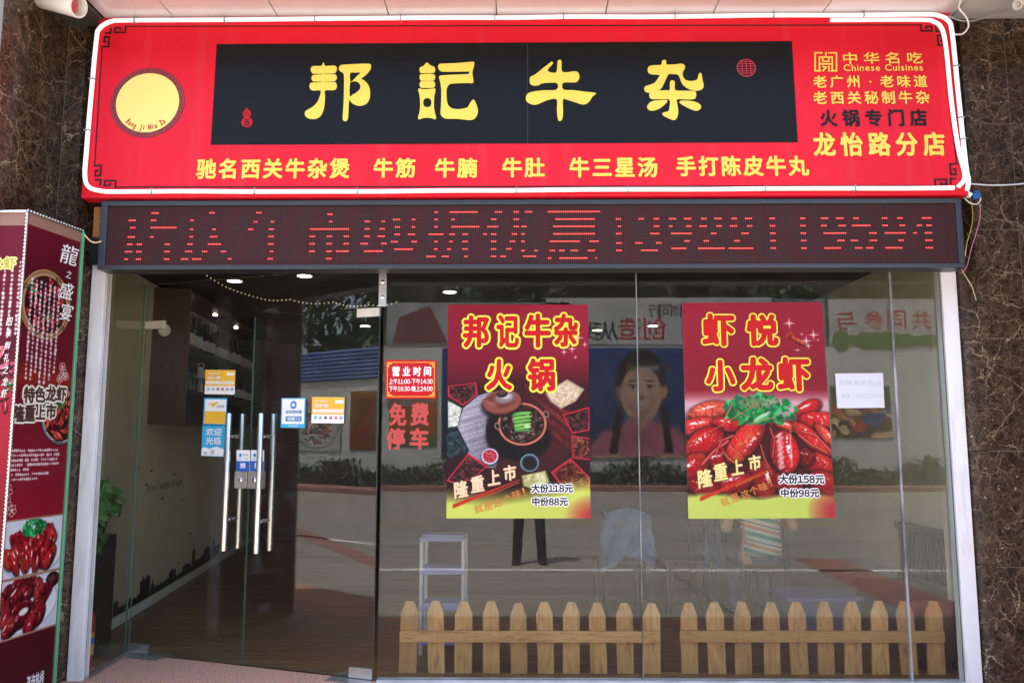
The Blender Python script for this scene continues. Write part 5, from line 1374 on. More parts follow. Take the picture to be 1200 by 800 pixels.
b = MB(); b.slab(LW, .01, FLOOR, wl - .02, FLOOR + .07, .002, .014); b.build('skirting', M['white_plastic'], LWALL)
b = MB(); b.box(2.919, .352, .02, 3.02, IY - .003, CEIL); b.box(2.80, .072, .02, 3.02, .351, CEIL)
tag(b.build('side_wall', M['beige_wall']), 'beige papered side wall inside, behind the narrow right window', 'wall')
b = MB(); b.box(-4.2, IY - .002, .02, 3.02, IY + .1, CEIL)
tag(b.build('rear_wall', noisy('brown_rear_wall', (.045, .025, .016), (.08, .045, .028), 2, .6)), 'dark brown rear wall deep inside the restaurant', 'wall')
# skyline stickers on the left inner wall
rd = random.Random(9)
L = Letters(LW)
def lw(px, py):
    d = ray(px, py); tq = (LW.o - CAM).dot(LW.n) / d.dot(LW.n); p = CAM + d * tq - LW.o; return p.dot(LW.u), p.dot(LW.v)
s0, s1 = lw(131, 735)[0], lw(252, 660)[0]
zb = FLOOR + .10
a = s0
while a < s1:
    f = (a - s0) / (s1 - s0); w_ = rd.uniform(.06, .16) * (1 + f)
    h_ = (.03 + .045 * rd.random()) * (1 + .9 * f) * (1.9 if rd.random() < .16 else 1) * (.5 if .42 < f < .58 else 1)
    if rd.random() < .25:
        L.poly([(a, zb), (a + w_, zb), (a + w_ * .6, zb + h_), (a + w_ * .5, zb + h_ * 1.35), (a + w_ * .4, zb + h_)], .002)
    elif rd.random() < .3:
        L.rect(a, zb, a + w_, zb + h_ * .6, .002); L.disc(a + w_ / 2, zb + h_ * .7, w_ * .6, .0022, 10, ry=h_ * .4)
    else:
        L.rect(a, zb, a + w_, zb + h_, .002); L.rect(a + w_ * .3, zb + h_, a + w_ * .55, zb + h_ * 1.2, .002)
    a += w_ * rd.uniform(.75, 1.05)
L.rect(s0, zb - .02, s1, zb + .03, .0024)
for px_, py_ in ((177, 552), (204, 556), (190, 584), (213, 586), (223, 625), (171, 568)):
    q = lw(px_, py_); L.poly([(q[0] - .05, q[1]), (q[0], q[1] + .015), (q[0] + .05, q[1]), (q[0], q[1] - .008)], .002)
tag(L.build('wall_sticker', M['black_ink']), 'black city skyline sticker along the foot of the left inner wall', 'wall sticker')
L = Letters(LW); p, q = lw(172, 573), lw(213, 562); L.line('Have a wonderful night', (p[0], p[1] - .05, q[0], p[1] + .05), .002); tag(L.build('wall_lettering', M['black_ink']), 'dark handwritten lettering on the left inner wall above the skyline', 'wall sticker')
# wall cabinet with bottles and lanterns
t = thing('wall_cabinet', 'dark wooden wall cabinet with bottles and lanterns behind the left door', 'cabinet', tuple(LW.pt(2, 1.75)))
ca, cb, cd = .92, 4.6, .32
z0, z1 = 1.72, 2.93
b = MB(); b.slab(LW, ca, z0, ca + .03, z1, .002, cd); b.slab(LW, cb - .03, z0, cb, z1, .002, cd); b.slab(LW, ca + .031, z0, cb - .031, z0 + .04, .002, cd); b.slab(LW, ca + .031, z1 - .03, cb - .031, z1, .002, cd); b.slab(LW, ca + .031, z0 + .041, cb - .031, z1 - .031, .002, .02)
b.build('carcass', M['wood_dark'], t)
SHZ = (2.03, 2.42)
for z in SHZ:
    b = MB(); b.slab(LW, ca + .032, z - .022, cb - .032, z, .021, cd - .01); b.build('shelf', M['wood_dark'], t)
b = MB(); p = LW.pt(ca, 0, .12); pz = PY(193, 387, p.y).z; b.lathe([(.055, 0), (.055, .012), (.045, .02), (.03, .02), (.001, .012)], Vector((PY(193, 387, p.y - .002).x, p.y - .002, pz)), 24, M=Matrix.Rotation(R(90), 3, 'X')); tag(b.build('wall_disc', M['white_plastic'], None, smooth=True), 'round white disc on the end panel of the wall cabinet', 'disc')
bglass = [mat('bottle_dark', (.01, .014, .01), .1), mat('bottle_green', (.012, .03, .014), .1), mat('bottle_red', (.04, .006, .006), .12)]
def bottle(a, z, s_, k, label):
    c = LW.pt(a, z + .001, .15)
    o = MB().lathe([(.036 * s_, 0), (.038 * s_, .01), (.038 * s_, .19 * s_), (.03 * s_, .22 * s_), (.014 * s_, .25 * s_), (.014 * s_, .315 * s_), (.016 * s_, .316 * s_), (.016 * s_, .33 * s_)], c, 14).build('bottle', bglass[k % 3], None, smooth=True)
    o.data.transform(Matrix.Translation(-c)); o.location = c; o['_w'] = tuple(c)
    tag(o, label, 'bottle', 'bottles in the wall cabinet')
    MB().lathe([(.0386 * s_, .06 * s_), (.0386 * s_, .16 * s_)], c, 14).build('paper_label', M['paper'] if k % 4 else noisy('cream_label', (.6, .52, .36), (.66, .58, .42), 3, .6), o, smooth=True)
k = 0
for a in np.arange(1.06, 4.5, .135):
    bottle(a + rd.uniform(-.02, .02), SHZ[1], rd.uniform(.95, 1.15), k, 'dark bottle with a pale paper mark in the upper row of the wall cabinet'); k += 1
for a in np.arange(2.35, 4.5, .15):
    bottle(a, SHZ[0], rd.uniform(.85, 1.05), k, 'dark bottle with a pale paper mark in the lower row, beyond the lanterns'); k += 1
for i, (a, lab) in enumerate(((1.10, 'white lantern nearest the end panel of the wall cabinet'), (1.52, 'dark framed lantern between the two white lanterns'), (1.95, 'white lantern further along the wall cabinet'))):
    c = LW.pt(a, SHZ[0] + .001, .17); t = thing('lantern', lab, 'lantern', tuple(c), 'lanterns in the wall cabinet')
    mm = M['white_plastic'] if i != 1 else M['black_metal']
    b = MB(); b.lathe([(.085, 0), (.085, .02), (.075, .025), (.001, .025)], c, 6)
    for kk in range(6):
        an = kk * math.pi / 3; x, y = .07 * math.cos(an), .07 * math.sin(an); b.tube([c + Vector((x, y, .02)), c + Vector((x * .92, y * .92, .17))], .007, 6)
    b.lathe([(.08, .17), (.085, .18), (.05, .225), (.025, .24), (.03, .25), (.03, .265), (.012, .28)], c, 12); b.tube([c + Vector((.03 * math.cos(x), 0, .29 + .03 * math.sin(x))) for x in np.linspace(0, 6.2, 14)], .005, 6); b.build('frame', mm, t)
    b = MB(); b.lathe([(.028, .026), (.028, .11), (.004, .112), (.003, .125)], c, 12); b.build('candle', M['paper'], t)
cabl = mat('cabinet_lamp_glow', (.8, .8, .75), .4, emit=(1, .86, .66), estr=7.0)
for a in (1.3, 2.3, 3.3):
    c = LW.pt(a, z1 - .031, .2); b = MB(); b.lathe([(.001, -.012), (.018, -.012), (.021, -.001), (.001, -.001)], c, 14)
    tag(b.build('cabinet_lamp', cabl, None, smooth=True), 'tiny lit lamp under the top board of the wall cabinet', 'lamp', 'lamps in the wall cabinet')
# counter, partition, planter with plant, extinguisher
t = thing('plant_stand', 'black square plant stand behind the left glass side pane', 'plant stand', (-3.0, .6, FLOOR))
b = MB(); b.box(-3.12, .48, FLOOR + .05, -2.89, .71, .92); b.build('body', M['wood_black'], t, bevel=.004)
b = MB(); b.box(-3.11, .49, FLOOR + .0015, -2.90, .70, FLOOR + .049); b.build('plinth', M['black_metal'], t)
t = thing('potted_plant', 'green round leaved plant trailing from a dark pot on the black stand', 'plant', (-3.0, .6, .92))
b = MB(); b.lathe([(.07, .9215), (.10, 1.05), (.105, 1.06), (.09, 1.06), (.085, 1.03), (.001, 1.03)], (-3.0, .59, 0), 20); b.build('pot', M['black_metal'], t, smooth=True)
b = MB(); st = MB(); rp_ = random.Random(3)
for k in range(160):
    an = rp_.uniform(0, 6.28); q = rp_.random()
    if k < 105:
        p = Vector((-2.99 +   .18 * q * math.cos(an), .57 + .15 * q * math.sin(an), 1.06 + .26 * rp_.random() * (1.1 - .5 * q)))
    else:
        p = Vector((-2.93 + rp_.uniform(-.05, .06), .44 + rp_.uniform(-.05, .06), .82 + .28 * rp_.random()))
    s_ = rp_.uniform(.026, .05); q4 = Vector((rp_.uniform(-.6, .6), rp_.uniform(-1, .1), rp_.uniform(-.1, .9))).normalized().to_track_quat('Z', 'Y').to_matrix()
    vs = [p + q4 @ Vector((s_ * x, s_ * y, s_ * z)) for x, y, z in ((0, -1, 0), (.75, -.55, .12), (.95, .1, .2), (.55, .8, .1), (0, 1.2, -.15), (-.55, .8, .1), (-.95, .1, .2), (-.75, -.55, .12), (0, 0, 0))]
    b.add(vs, [(i, (i + 1) % 8, 8) for i in range(8)])
    if k % 4 == 0:
        st.tube([Vector((-3.0, .59, 1.03)), (Vector((-3.0, .59, 1.12)) + p) / 2, p], .003, 5)
b.build('foliage', M['leaf'], t, smooth=True); st.build('stem', M['leaf'], t)
t = thing('fire_extinguisher', 'red fire extinguisher with a yellow mark behind the left jamb', 'fire extinguisher', (-2.9, .27, FLOOR))
c = Vector((PY(99.5, 740, .27).x, .27, FLOOR + .002))
b = MB(); b.lathe([(.055, 0), (.058, .01), (.058, .30), (.05, .335), (.025, .355), (.02, .37)], c, 20); b.build('cylinder', mat('extinguisher_red', (.45, .015, .015), .3), t, smooth=True)
b = MB(); b.lathe([(.0588, .08), (.0588, .22)], c, 20); b.build('yellow_mark', M['amber_ink'], t, smooth=True)
b = MB(); b.lathe([(.0592, .15), (.0592, .19)], c, 20); b.build('blue_mark', M['blue_ink'], t, smooth=True)
b = MB(); b.lathe([(.018, .371), (.018, .41)], c, 10); b.tube([c + Vector((0, 0, .40)), c + Vector((.05, -.05, .42)), c + Vector((.08, -.07, .40))], .008); b.tube([c + Vector((0, 0, .40)), c + Vector((-.04, 0, .39)), c + Vector((-.075, 0, .3)), c + Vector((-.075, 0, .12))], .009); b.build('valve', M['black_metal'], t, smooth=True)
# plastic rack, box, tables and chairs
t = thing('plastic_rack', 'white and lilac plastic shelf rack behind the left picket fence', 'rack', (-.55, .75, FLOOR))
for x in (-.695, -.405):
    for y in (.60, .88):
        b = MB(); b.tube([(x, y, FLOOR + .002), (x, y, .905)], .015, 10); b.build('post', mat('grey_white_plastic', (.36, .35, .335), .45), t, smooth=True)
for z in (.19, .42, .66, .885):
    b = MB(); b.box(-.70, .585, z, -.40, .895, z + .03); b.box(-.69, .60, z + .0301, -.41, .605, z + .045); b.build('shelf', M['purple_plastic'], t, bevel=.005)
t = thing('storage_box', 'pale blue plastic storage box behind the right picket fence', 'box', (2.2, 1.2, FLOOR))
b = MB(); b.hexa([(2.0, 1.05, FLOOR + .002), (2.48, 1.05, FLOOR + .002), (2.48, 1.4, FLOOR + .002), (2.0, 1.4, FLOOR + .002)], [(1.96, 1.01, .40), (2.52, 1.01, .40), (2.52, 1.44, .40), (1.96, 1.44, .40)]); b.build('body', mat('pale_blue_plastic', (.09, .11, .18), .4), t, bevel=.012)
b = MB(); b.box(1.945, .995, .4005, 2.535, 1.455, .43); b.build('lid', M['purple_plastic'], t, bevel=.008)
def table(x, y, label, group='dark tables inside'):
    t = thing('table', label, 'table', (x, y, FLOOR), group)
    b = MB(); b.box(x - .4, y - .35, .83, x + .4, y + .35, .87); b.build('top', M['wood_dark'], t, bevel=.004)
    for sx_ in (-1, 1):
        for sy_ in (-1, 1):
            b = MB(); b.box(x + sx_ * .35 - .025, y + sy_ * .3 - .025, FLOOR + .001, x + sx_ * .35 + .025, y + sy_ * .3 + .025, .829); b.build('leg', M['wood_black'], t)
    return t
def stool(x, y, label):
    t = thing('stool', label, 'stool', (x, y, FLOOR))
    b = MB(); b.lathe([(.16, .545), (.175, .555), (.175, .575), (.16, .585)], (x, y, 0), 24); b.build('seat', M['wood_dark'], t, smooth=True)
    for k in range(4):
        a = .785 + k * 1.571; b = MB(); b.tube([(x + .11 * math.cos(a), y + .11 * math.sin(a), .544), (x + .17 * math.cos(a), y + .17 * math.sin(a), FLOOR + .002)], .014, 8); b.build('leg', M['wood_black'], t, smooth=True)
def chair(x, y, rz, label, cloth=False, group='dark chairs inside'):
    t = thing('chair', label, 'chair', (x, y, FLOOR), group)
    T = Matrix.Translation((x, y, FLOOR)) @ Matrix.Rotation(rz, 4, 'Z')
    def pc(name, boxes, m, bev=.003):
        b = MB()
        for cx_, cy_, cz_, sx_, sy_, sz_ in boxes:
            b.obox((0, 0, 0), (sx_, sy_, sz_), m=T @ Matrix.Translation((cx_, cy_, cz_)))
        return b.build(name, m, t, bevel=bev)
    pc('seat', [(0, 0, .435, .42, .42, .03)], M['wood_dark'])
    for sx_ in (-1, 1):
        pc('leg', [(sx_ * .185, .185, .21, .035, .035, .417)], M['wood_black']); pc('leg', [(sx_ * .185, -.185, .21, .035, .035, .417)], M['wood_black'])
    pc('backrest', [(sx_ * .185, -.19, .66, .035, .03, .42) for sx_ in (-1, 1)] + [(0, -.19, z, .334, .02, .05) for z in (.56, .68, .80)], M['wood_black'])
    if cloth:
        b = MB(); pts = []
        nx, nz = 22, 12
        for s_, yy_ in ((0, -.235), (1, -.15)):
            for j in range(nz):
                for i in range(nx):
                    u_ = i / (nx - 1) - .5; z = .90 - .10 * abs(u_) ** 1.5 * 2 - .44 * j / (nz - 1) * (1 - .07 * math.sin(5 * u_ + 1)); pts.append(T @ Vector((u_ * (.40 + .10 * j / nz + .012 * math.sin(j * 1.7)), yy_ + (.012 + .03 * j / nz) * math.sin(13 * u_ + j * .7), z)))
        fs = []
        for s_ in (0, 1):
            o_ = s_ * nx * nz
            fs += [(o_ + j * nx + i, o_ + j * nx + i + 1, o_ + (j + 1) * nx + i + 1, o_ + (j + 1) * nx + i) for j in range(nz - 1) for i in range(nx - 1)]
        fs += [(i, i + 1, nx * nz + i + 1, nx * nz + i) for i in range(nx - 1)]
        b.add(pts, fs); b.build('cloth_cover', M['blue_cloth'], t, smooth=True)
    return t
table(1.95, 2.35, 'dark table in front of the person in the striped shirt')
chair(.86, 2.0, R(8), 'chair draped with a pale blue cloth, between the two posters', True)
chair(1.48, 2.1, R(75), 'chair seen side on with a pale blue cloth, left of the striped person', True)
stool(1.95, 1.62, 'dark round stool under the person in the striped shirt')
# dark bench with latticed back at the right wall
t = thing('lattice_bench', 'dark bench with a latticed back by the right inner wall', 'bench', (2.7, .9, FLOOR))
b = MB(); b.box(2.50, .25, .50, 2.88, 1.15, .55); b.build('seat', M['wood_black'], t)
b = MB(); b.box(2.84, .25, .552, 2.88, 1.15, .60); b.box(2.84, .25, .92, 2.88, 1.15, .97)
for k in range(22):
    b.box(2.85, .26 + k * .04, .601, 2.87, .282 + k * .04, .919)
b.build('back_lattice', M['wood_black'], t)
b = MB(); b.box(2.52, .26, FLOOR + .06, 2.56, 1.14, .499); b.box(2.561, .26, FLOOR + .06, 2.84, .29, .499); b.build('apron', M['wood_black'], t)
for x in (2.59, 2.81):
    for y in (.3, 1.1):
        b = MB(); b.box(x - .025, y - .025, FLOOR + .001, x + .025, y + .025, .499); b.build('leg', M['wood_black'], t)
# ceiling lamps
for k, (px_, py_) in enumerate(((275, 328), (357, 322), (428, 381), (527, 341), (700, 386), (765, 381))):
    c = PZ(px_, py_, CEIL)
    if c.y > IY - .3:
        c = PZ(px_, 372, CEIL)
    t = thing('ceiling_lamp', 'small round lit lamp recessed in the black ceiling', 'ceiling lamp', (c.x, c.y, CEIL), 'lamps in the black ceiling')
    b = MB(); b.lathe([(.062, -.012), (.075, -.012), (.075, -.0005), (.062, -.0005)], (c.x, c.y, CEIL), 20, caps=False); b.build('rim', M['chrome'], t, smooth=True)
    b = MB(); b.lathe([(.001, -.0075), (.06, -.0075), (.06, -.002), (.001, -.002)], (c.x, c.y, CEIL), 20); b.build('diffuser', mat('lamp_glow', (.8, .8, .75), .4, emit=(1, .88, .7), estr=4.5), t, smooth=True)
b = MB()
pp = [PY(*q) for q in ((238, 320, .55), (292, 346, .6), (340, 351, .55), (390, 354, .5), (432, 357, .35), (470, 352, .3))]
for p, q in zip(pp[:-1], pp[1:]):
    n_ = int((q - p).length / .03)
    for k in range(n_):
        f = k / n_; c = p.lerp(q, f) - Vector((0, 0, .02 * math.sin(math.pi * f))); b.lathe([(.003, -.004), (.005, 0), (.003, .004)], c, 6)
tag(b.build('string_light', mat('string_light_glow', (.6, .5, .3), .4, emit=(1, .75, .35), estr=.07)), 'golden string of small lights hung above the glass doors', 'string light')

# ------------------------------------------------------------------ people
def skin(name, V, E, m, parent=None, sub=2):
    names = list(V); me = bpy.data.meshes.new(name)
    me.from_pydata([V[k][0] for k in names], [(names.index(a), names.index(b_)) for a, b_ in E], [])
    o = bpy.data.objects.new(name, me); COL.objects.link(o)
    md = o.modifiers.new('skin', 'SKIN'); md.use_smooth_shade = True
    for i, k in enumerate(names):
        r = V[k][1]; me.skin_vertices[0].data[i].radius = r if isinstance(r, tuple) else (r, r)
    me.skin_vertices[0].data[0].use_root = True
    s_ = o.modifiers.new('sub', 'SUBSURF'); s_.levels = s_.render_levels = sub
    dg = bpy.context.evaluated_depsgraph_get(); new = bpy.data.meshes.new_from_object(o.evaluated_get(dg))
    bpy.data.objects.remove(o); bpy.data.meshes.remove(me)
    new.materials.clear(); new.polygons.foreach_set('use_smooth', [True] * len(new.polygons))
    return link(name, new, m, parent)
def person(label, J, shirt_m, trouser_m, hair_m, face, hands=True):
    """J: joints -> point. One continuous body; clothes and hair are children."""
    V, E = {}, []
    def add(k, p, r, to=None):
        V[k] = (tuple(p), r)
        if to:
            E.append((to, k))
    f = Vector(face).normalized(); side = f.cross(Vector((0, 0, 1))).normalized()
    P_, CH, NK, HD = [Vector(J[k]) for k in ('pelvis', 'chest', 'neck', 'head')]
    add('pelvis', P_, (.15, .11)); add('waist', P_.lerp(CH, .5), (.135, .10), 'pelvis'); add('chest', CH, (.165, .11), 'waist'); add('neckbase', CH.lerp(NK, .75), (.09, .075), 'chest'); add('neck', NK, .055, 'neckbase')
    add('jaw', HD - Vector((0, 0, .07)) + f * .015, (.068, .075), 'neck'); add('brow', HD + Vector((0, 0, .03)), (.077, .09), 'jaw'); add('crown', HD + Vector((0, 0, .085)), (.06, .07), 'brow')
    for s_ in 'lr':
        add('sh' + s_, J['shoulder_' + s_], .062, 'chest'); add('el' + s_, J['elbow_' + s_], .043, 'sh' + s_); add('fa' + s_, Vector(J['elbow_' + s_]).lerp(Vector(J['wrist_' + s_]), .3), .043, 'el' + s_); add('wr' + s_, J['wrist_' + s_], .027, 'fa' + s_)
        w_ = Vector(J['wrist_' + s_]); hd = Vector(J['hand_' + s_]).normalized(); pn = Vector(J.get('palm_' + s_, (0, 0, -1))).normalized(); ac = hd.cross(pn).normalized()
        add('pa' + s_, w_ + hd * .06, (.036, .018), 'wr' + s_)
        for i, (off, L_) in enumerate(((-.030, .068), (-.010, .078), (.010, .072), (.030, .056))):
            r0 = w_ + hd * .085 + ac * off; add('f%d%sa' % (i, s_), r0, .0105, 'pa' + s_); add('f%d%sb' % (i, s_), r0 + hd * L_ * .5 + pn * .012, .0092, 'f%d%sa' % (i, s_)); add('f%d%sc' % (i, s_), r0 + hd * L_ * .8 + pn * .040, .0078, 'f%d%sb' % (i, s_))
        add('t%sa' % s_, w_ + hd * .045 - ac * .04, .0115, 'pa' + s_); add('t%sb' % s_, w_ + hd * .085 - ac * .055 + pn * .02, .0095, 't%sa' % s_)
        add('hip' + s_, J['hip_' + s_], .09, 'pelvis'); add('kn' + s_, J['knee_' + s_], .058, 'hip' + s_); add('ca' + s_, Vector(J['knee_' + s_]).lerp(Vector(J['ankle_' + s_]), .3), .056, 'kn' + s_); add('an' + s_, J['ankle_' + s_], .037, 'ca' + s_); add('to' + s_, Vector(J['ankle_' + s_]) + Vector(J['foot_' + s_]) * .07 - Vector((0, 0, .045)), (.026, .018), 'an' + s_)
    body = skin('person', V, E, M['skin']); tag(body, label, 'person')
    # face
    fm = MB(); c = HD
    fm.lathe([(.002, .0), (.013, .01), (.010, .03), (.004, .045)], c + f * .082 - Vector((0, 0, .035)), 8)
    fm.build('nose', M['skin'], body, smooth=True)
    for k in (-1, 1):
        e_ = MB(); q = c + f * .082 + side * (.03 * k) + Vector((0, 0, .012)); e_.lathe([(.002, -.009), (.010, -.003), (.010, .003), (.002, .009)], q, 10); e_.build('eye', M['black_ink'], body, smooth=True)
        e_ = MB(); q = c + side * (.082 * k) - f * .005 - Vector((0, 0, .005)); e_.lathe([(.004, -.03), (.014, -.012), (.016, .012), (.006, .03)], q, 10); e_.build('ear', M['skin'], body, smooth=True)
    e_ = MB(); q = c + f * .083 - Vector((0, 0, .06)); e_.tube([q - side * .022, q + f * .004, q + side * .022], .005, 8); e_.build('mouth', mat('lips', (.35, .12, .1), .5), body, smooth=True)
    h = MB(); n1, n2 = 20, 9; vs, fs = [], []
    for j in range(n2):
        th_ = math.pi * .60 * j / (n2 - 1)
        for i in range(n1):
            ph_ = 2 * math.pi * i / n1; d_ = side * math.cos(ph_) * math.sin(th_) + f * math.sin(ph_) * math.sin(th_) + Vector((0, 0, math.cos(th_)))
            cut = 1.0 if (math.sin(ph_) < .3 or th_ < math.pi * .30) else .86
            vs.append(c + Vector((0, 0, .035)) + Vector((d_.x * .093, d_.y * .102, d_.z * .105)) * cut * (1 + .03 * math.sin(i * 7 + j * 3)))
    for j in range(n2 - 1):
        for i in range(n1):
            fs.append((j * n1 + i, j * n1 + (i + 1) % n1, (j + 1) * n1 + (i + 1) % n1, (j + 1) * n1 + i))
    h.add(vs, fs); h.build('hair', hair_m, body, smooth=True)
    V, E = {}, []
    add('hem', P_.lerp(CH, -.16), (.178, .14)); add('waist', P_.lerp(CH, .12), (.172, .13), 'hem'); add('mid', P_.lerp(CH, .5), (.162, .125), 'waist'); add('chest', CH, (.188, .128), 'mid'); add('collar', CH.lerp(NK, .72), (.095, .08), 'chest')
    for s_ in 'lr':
        S_, E_ = Vector(J['shoulder_' + s_]), Vector(J['elbow_' + s_]); add('s' + s_, S_, .078, 'chest'); add('c' + s_, S_.lerp(E_, .62), .066, 's' + s_)
    skin('shirt', V, E, shirt_m, body)
    V, E = {}, []
    add('p', P_, (.168, .128)); add('w', P_.lerp(CH, .15), (.155, .118), 'p')
    for s_ in 'lr':
        add('h' + s_, J['hip_' + s_], .105, 'p'); add('k' + s_, J['knee_' + s_], .072, 'h' + s_); add('c' + s_, Vector(J['knee_' + s_]).lerp(Vector(J['ankle_' + s_]), .5), .068, 'k' + s_); add('a' + s_, Vector(J['ankle_' + s_]) - Vector((0, 0, .005)), .066, 'c' + s_); add('z' + s_, Vector(J['ankle_' + s_]) - Vector((0, 0, .045)), .064, 'a' + s_)
    skin('trousers', V, E, trouser_m, body)
    for s_ in 'lr':
        A = Vector(J['ankle_' + s_]); fd = Vector(J['foot_' + s_]).normalized()
        skin('shoe', {'h': (tuple(A - fd * .04 - Vector((0, 0, .045))), (.052, .046)), 'm': (tuple(A + fd * .06 - Vector((0, 0, .048))), (.058, .044)), 't': (tuple(A + fd * .16 - Vector((0, 0, .058))), (.052, .030))}, [('h', 'm'), ('m', 't')], M['black_metal'], body)
    return body
dark_cloth = noisy('dark_trousers', (.012, .012, .014), (.02, .02, .024), 9, .85)
hair = noisy('black_hair', (.008, .007, .006), (.016, .013, .011), 30, .5, stretch=(1, 1, .2))
m = mat('striped_shirt', (.5, .5, .4), .8); tt = NT(m); tc = tt.new('ShaderNodeTexCoord'); se = tt.new('ShaderNodeSeparateXYZ'); tt.ln(tc.outputs['Object'], se.inputs[0])
zz = tt.math('FRACT', tt.math('MULTIPLY', tt.math('ADD', se.outputs['Z'], tt.math('MULTIPLY', se.outputs['X'], .25)), 7.2))
r_c = tt.ramp(zz, [(0.0, (.66, .62, .5)), (.22, (.05, .27, .2)), (.46, (.68, .64, .54)), (.62, (.52, .22, .08)), (.80, (.68, .64, .54)), (.93, (.03, .05, .05))])
for n_ in tt.n:
    if n_.type == 'VALTORGB':
        n_.color_ramp.interpolation = 'CONSTANT'
tt.base(r_c); SH = m
person('person in a striped polo shirt sitting at the table behind the crayfish poster', dict(
    pelvis=(1.95, 1.58, .68), chest=(1.96, 1.66, 1.03), neck=(1.97, 1.74, 1.26), head=(1.97, 1.80, 1.40), shoulder_l=(1.76, 1.68, 1.13), shoulder_r=(2.16, 1.70, 1.13), elbow_l=(1.66, 1.56, .86), elbow_r=(2.25, 1.66, .86), wrist_l=(1.74, 1.99, .92), wrist_r=(2.18, 2.02, .92), hand_l=(.3, 1, 0), hand_r=(-.3, 1, 0),
    hip_l=(1.85, 1.62, .63), hip_r=(2.05, 1.62, .63), knee_l=(1.82, 2.02, .62), knee_r=(2.08, 2.02, .62), ankle_l=(1.82, 1.98, .21), ankle_r=(2.08, 1.98, .21), foot_l=(0, 1, 0), foot_r=(0, 1, 0)), SH, noisy('denim', (.10, .12, .17), (.15, .17, .23), 9, .85), hair, (0, 1, -.1))
# the photographer, out in the sun on the road
X0, Y0 = .10, -5.44
person('person photographing the shop from the road, in dark clothes', dict(
    pelvis=(X0, Y0, .93), chest=(X0, Y0, 1.27), neck=(X0 - .03, Y0 + .02, 1.48), head=(X0 - .07, Y0 + .06, 1.60), shoulder_l=(X0 + .19, Y0 + .02, 1.38), shoulder_r=(X0 - .19, Y0 + .02, 1.38), elbow_l=(X0 + .22, Y0 + .16, 1.18), elbow_r=(X0 - .26, Y0 + .16, 1.20), wrist_l=(X0 + .02, Y0 + .19, 1.43), wrist_r=(X0 - .20, Y0 + .17, 1.47), hand_l=(-.5, .3, .8), hand_r=(.15, .4, .9), palm_l=(0, -.4, .6), palm_r=(.8, .3, 0),
    hip_l=(X0 + .10, Y0, .90), hip_r=(X0 - .10, Y0, .90), knee_l=(X0 + .14, Y0 + .03, .49), knee_r=(X0 - .14, Y0 + .03, .49), ankle_l=(X0 + .16, Y0, .085), ankle_r=(X0 - .16, Y0, .085), foot_l=(.15, 1, 0), foot_r=(-.15, 1, 0)), noisy('grey_shirt', (.05, .055, .06), (.08, .085, .09), 8, .85), dark_cloth, hair, (.0, 1, .1))
t = thing('camera_body', 'black camera held up by the person on the road', 'camera', (X0 - .09, Y0 + .20, 1.6))
b = MB(); b.box(X0 - .16, Y0 + .185, 1.545, X0 - .03, Y0 + .235, 1.635); b.box(X0 - .125, Y0 + .19, 1.6351, X0 - .065, Y0 + .23, 1.665); b.build('body', M['black_metal'], t, bevel=.006)
b = MB(); b.lathe([(.034, 0), (.034, .02), (.030, .022), (.030, .035)], (X0 - .095, Y0 + .2355, 1.585), 18, M=Matrix.Rotation(R(-90), 3, 'X')); b.build('lens', M['black_metal'], t, smooth=True)

# ------------------------------------------------------------------ across the street (seen mirrored in the glass)
HY = -21.0
struct(flat('far_pavement', [(60, -19.3), (60, -60), (-80, -60), (-80, -11.0), (-40, -11.3), (-13, -12.0), (-5, -19.3)], .14, M['red_paving'], .138))
hwhite = noisy('hoarding_white', (.50, .53, .50), (.60, .62, .58), 1.2, .6); hblue = noisy('hoarding_blue', (.03, .10, .30), (.05, .15, .38), .8, .45)
def MW(px, py):                                                # a far point seen mirrored in the window
    p = PY(px, py, -HY); return p.x, p.z
def hoarding(p0, p1, h, label, m, ridge=False, z0=.14):
    t = thing('hoarding', label, 'hoarding', ((p0[0] + p1[0]) / 2, (p0[1] + p1[1]) / 2, z0), 'site hoardings across the street')
    d = Vector((p1[0] - p0[0], p1[1] - p0[1], 0)); Ln = d.length; pl = Plane((p0[0], p0[1], 0), d, (0, 0, 1))
    n_ = max(1, int(Ln / 2.4))
    b = MB()
    for k in range(n_):
        b.slab(pl, Ln * k / n_ + .006, z0, Ln * (k + 1) / n_ - .006, h, -.06, 0)
    b.build('panel', m, t)
    b = MB(); b.slab(pl, 0, h + .001, Ln, h + .05, -.07, .01); b.build('rail', M['steel_dull'], t)
    return pl, Ln, t
HA, LA, _ = hoarding((32, HY), (-5.0, HY), 4.55, 'white site hoarding straight across the street', hwhite)
HB0, HB1 = (-13.2, -13.8), (-40.0, -13.0)
HC_, LC, _ = hoarding((-5.05, HY), (-13.15, -13.85), 3.5, 'white site hoarding on the slanting stretch of the far pavement', hwhite)
HB, LB, _ = hoarding(HB0, HB1, 3.4, 'white site hoarding on the near stretch of the far pavement', hwhite)
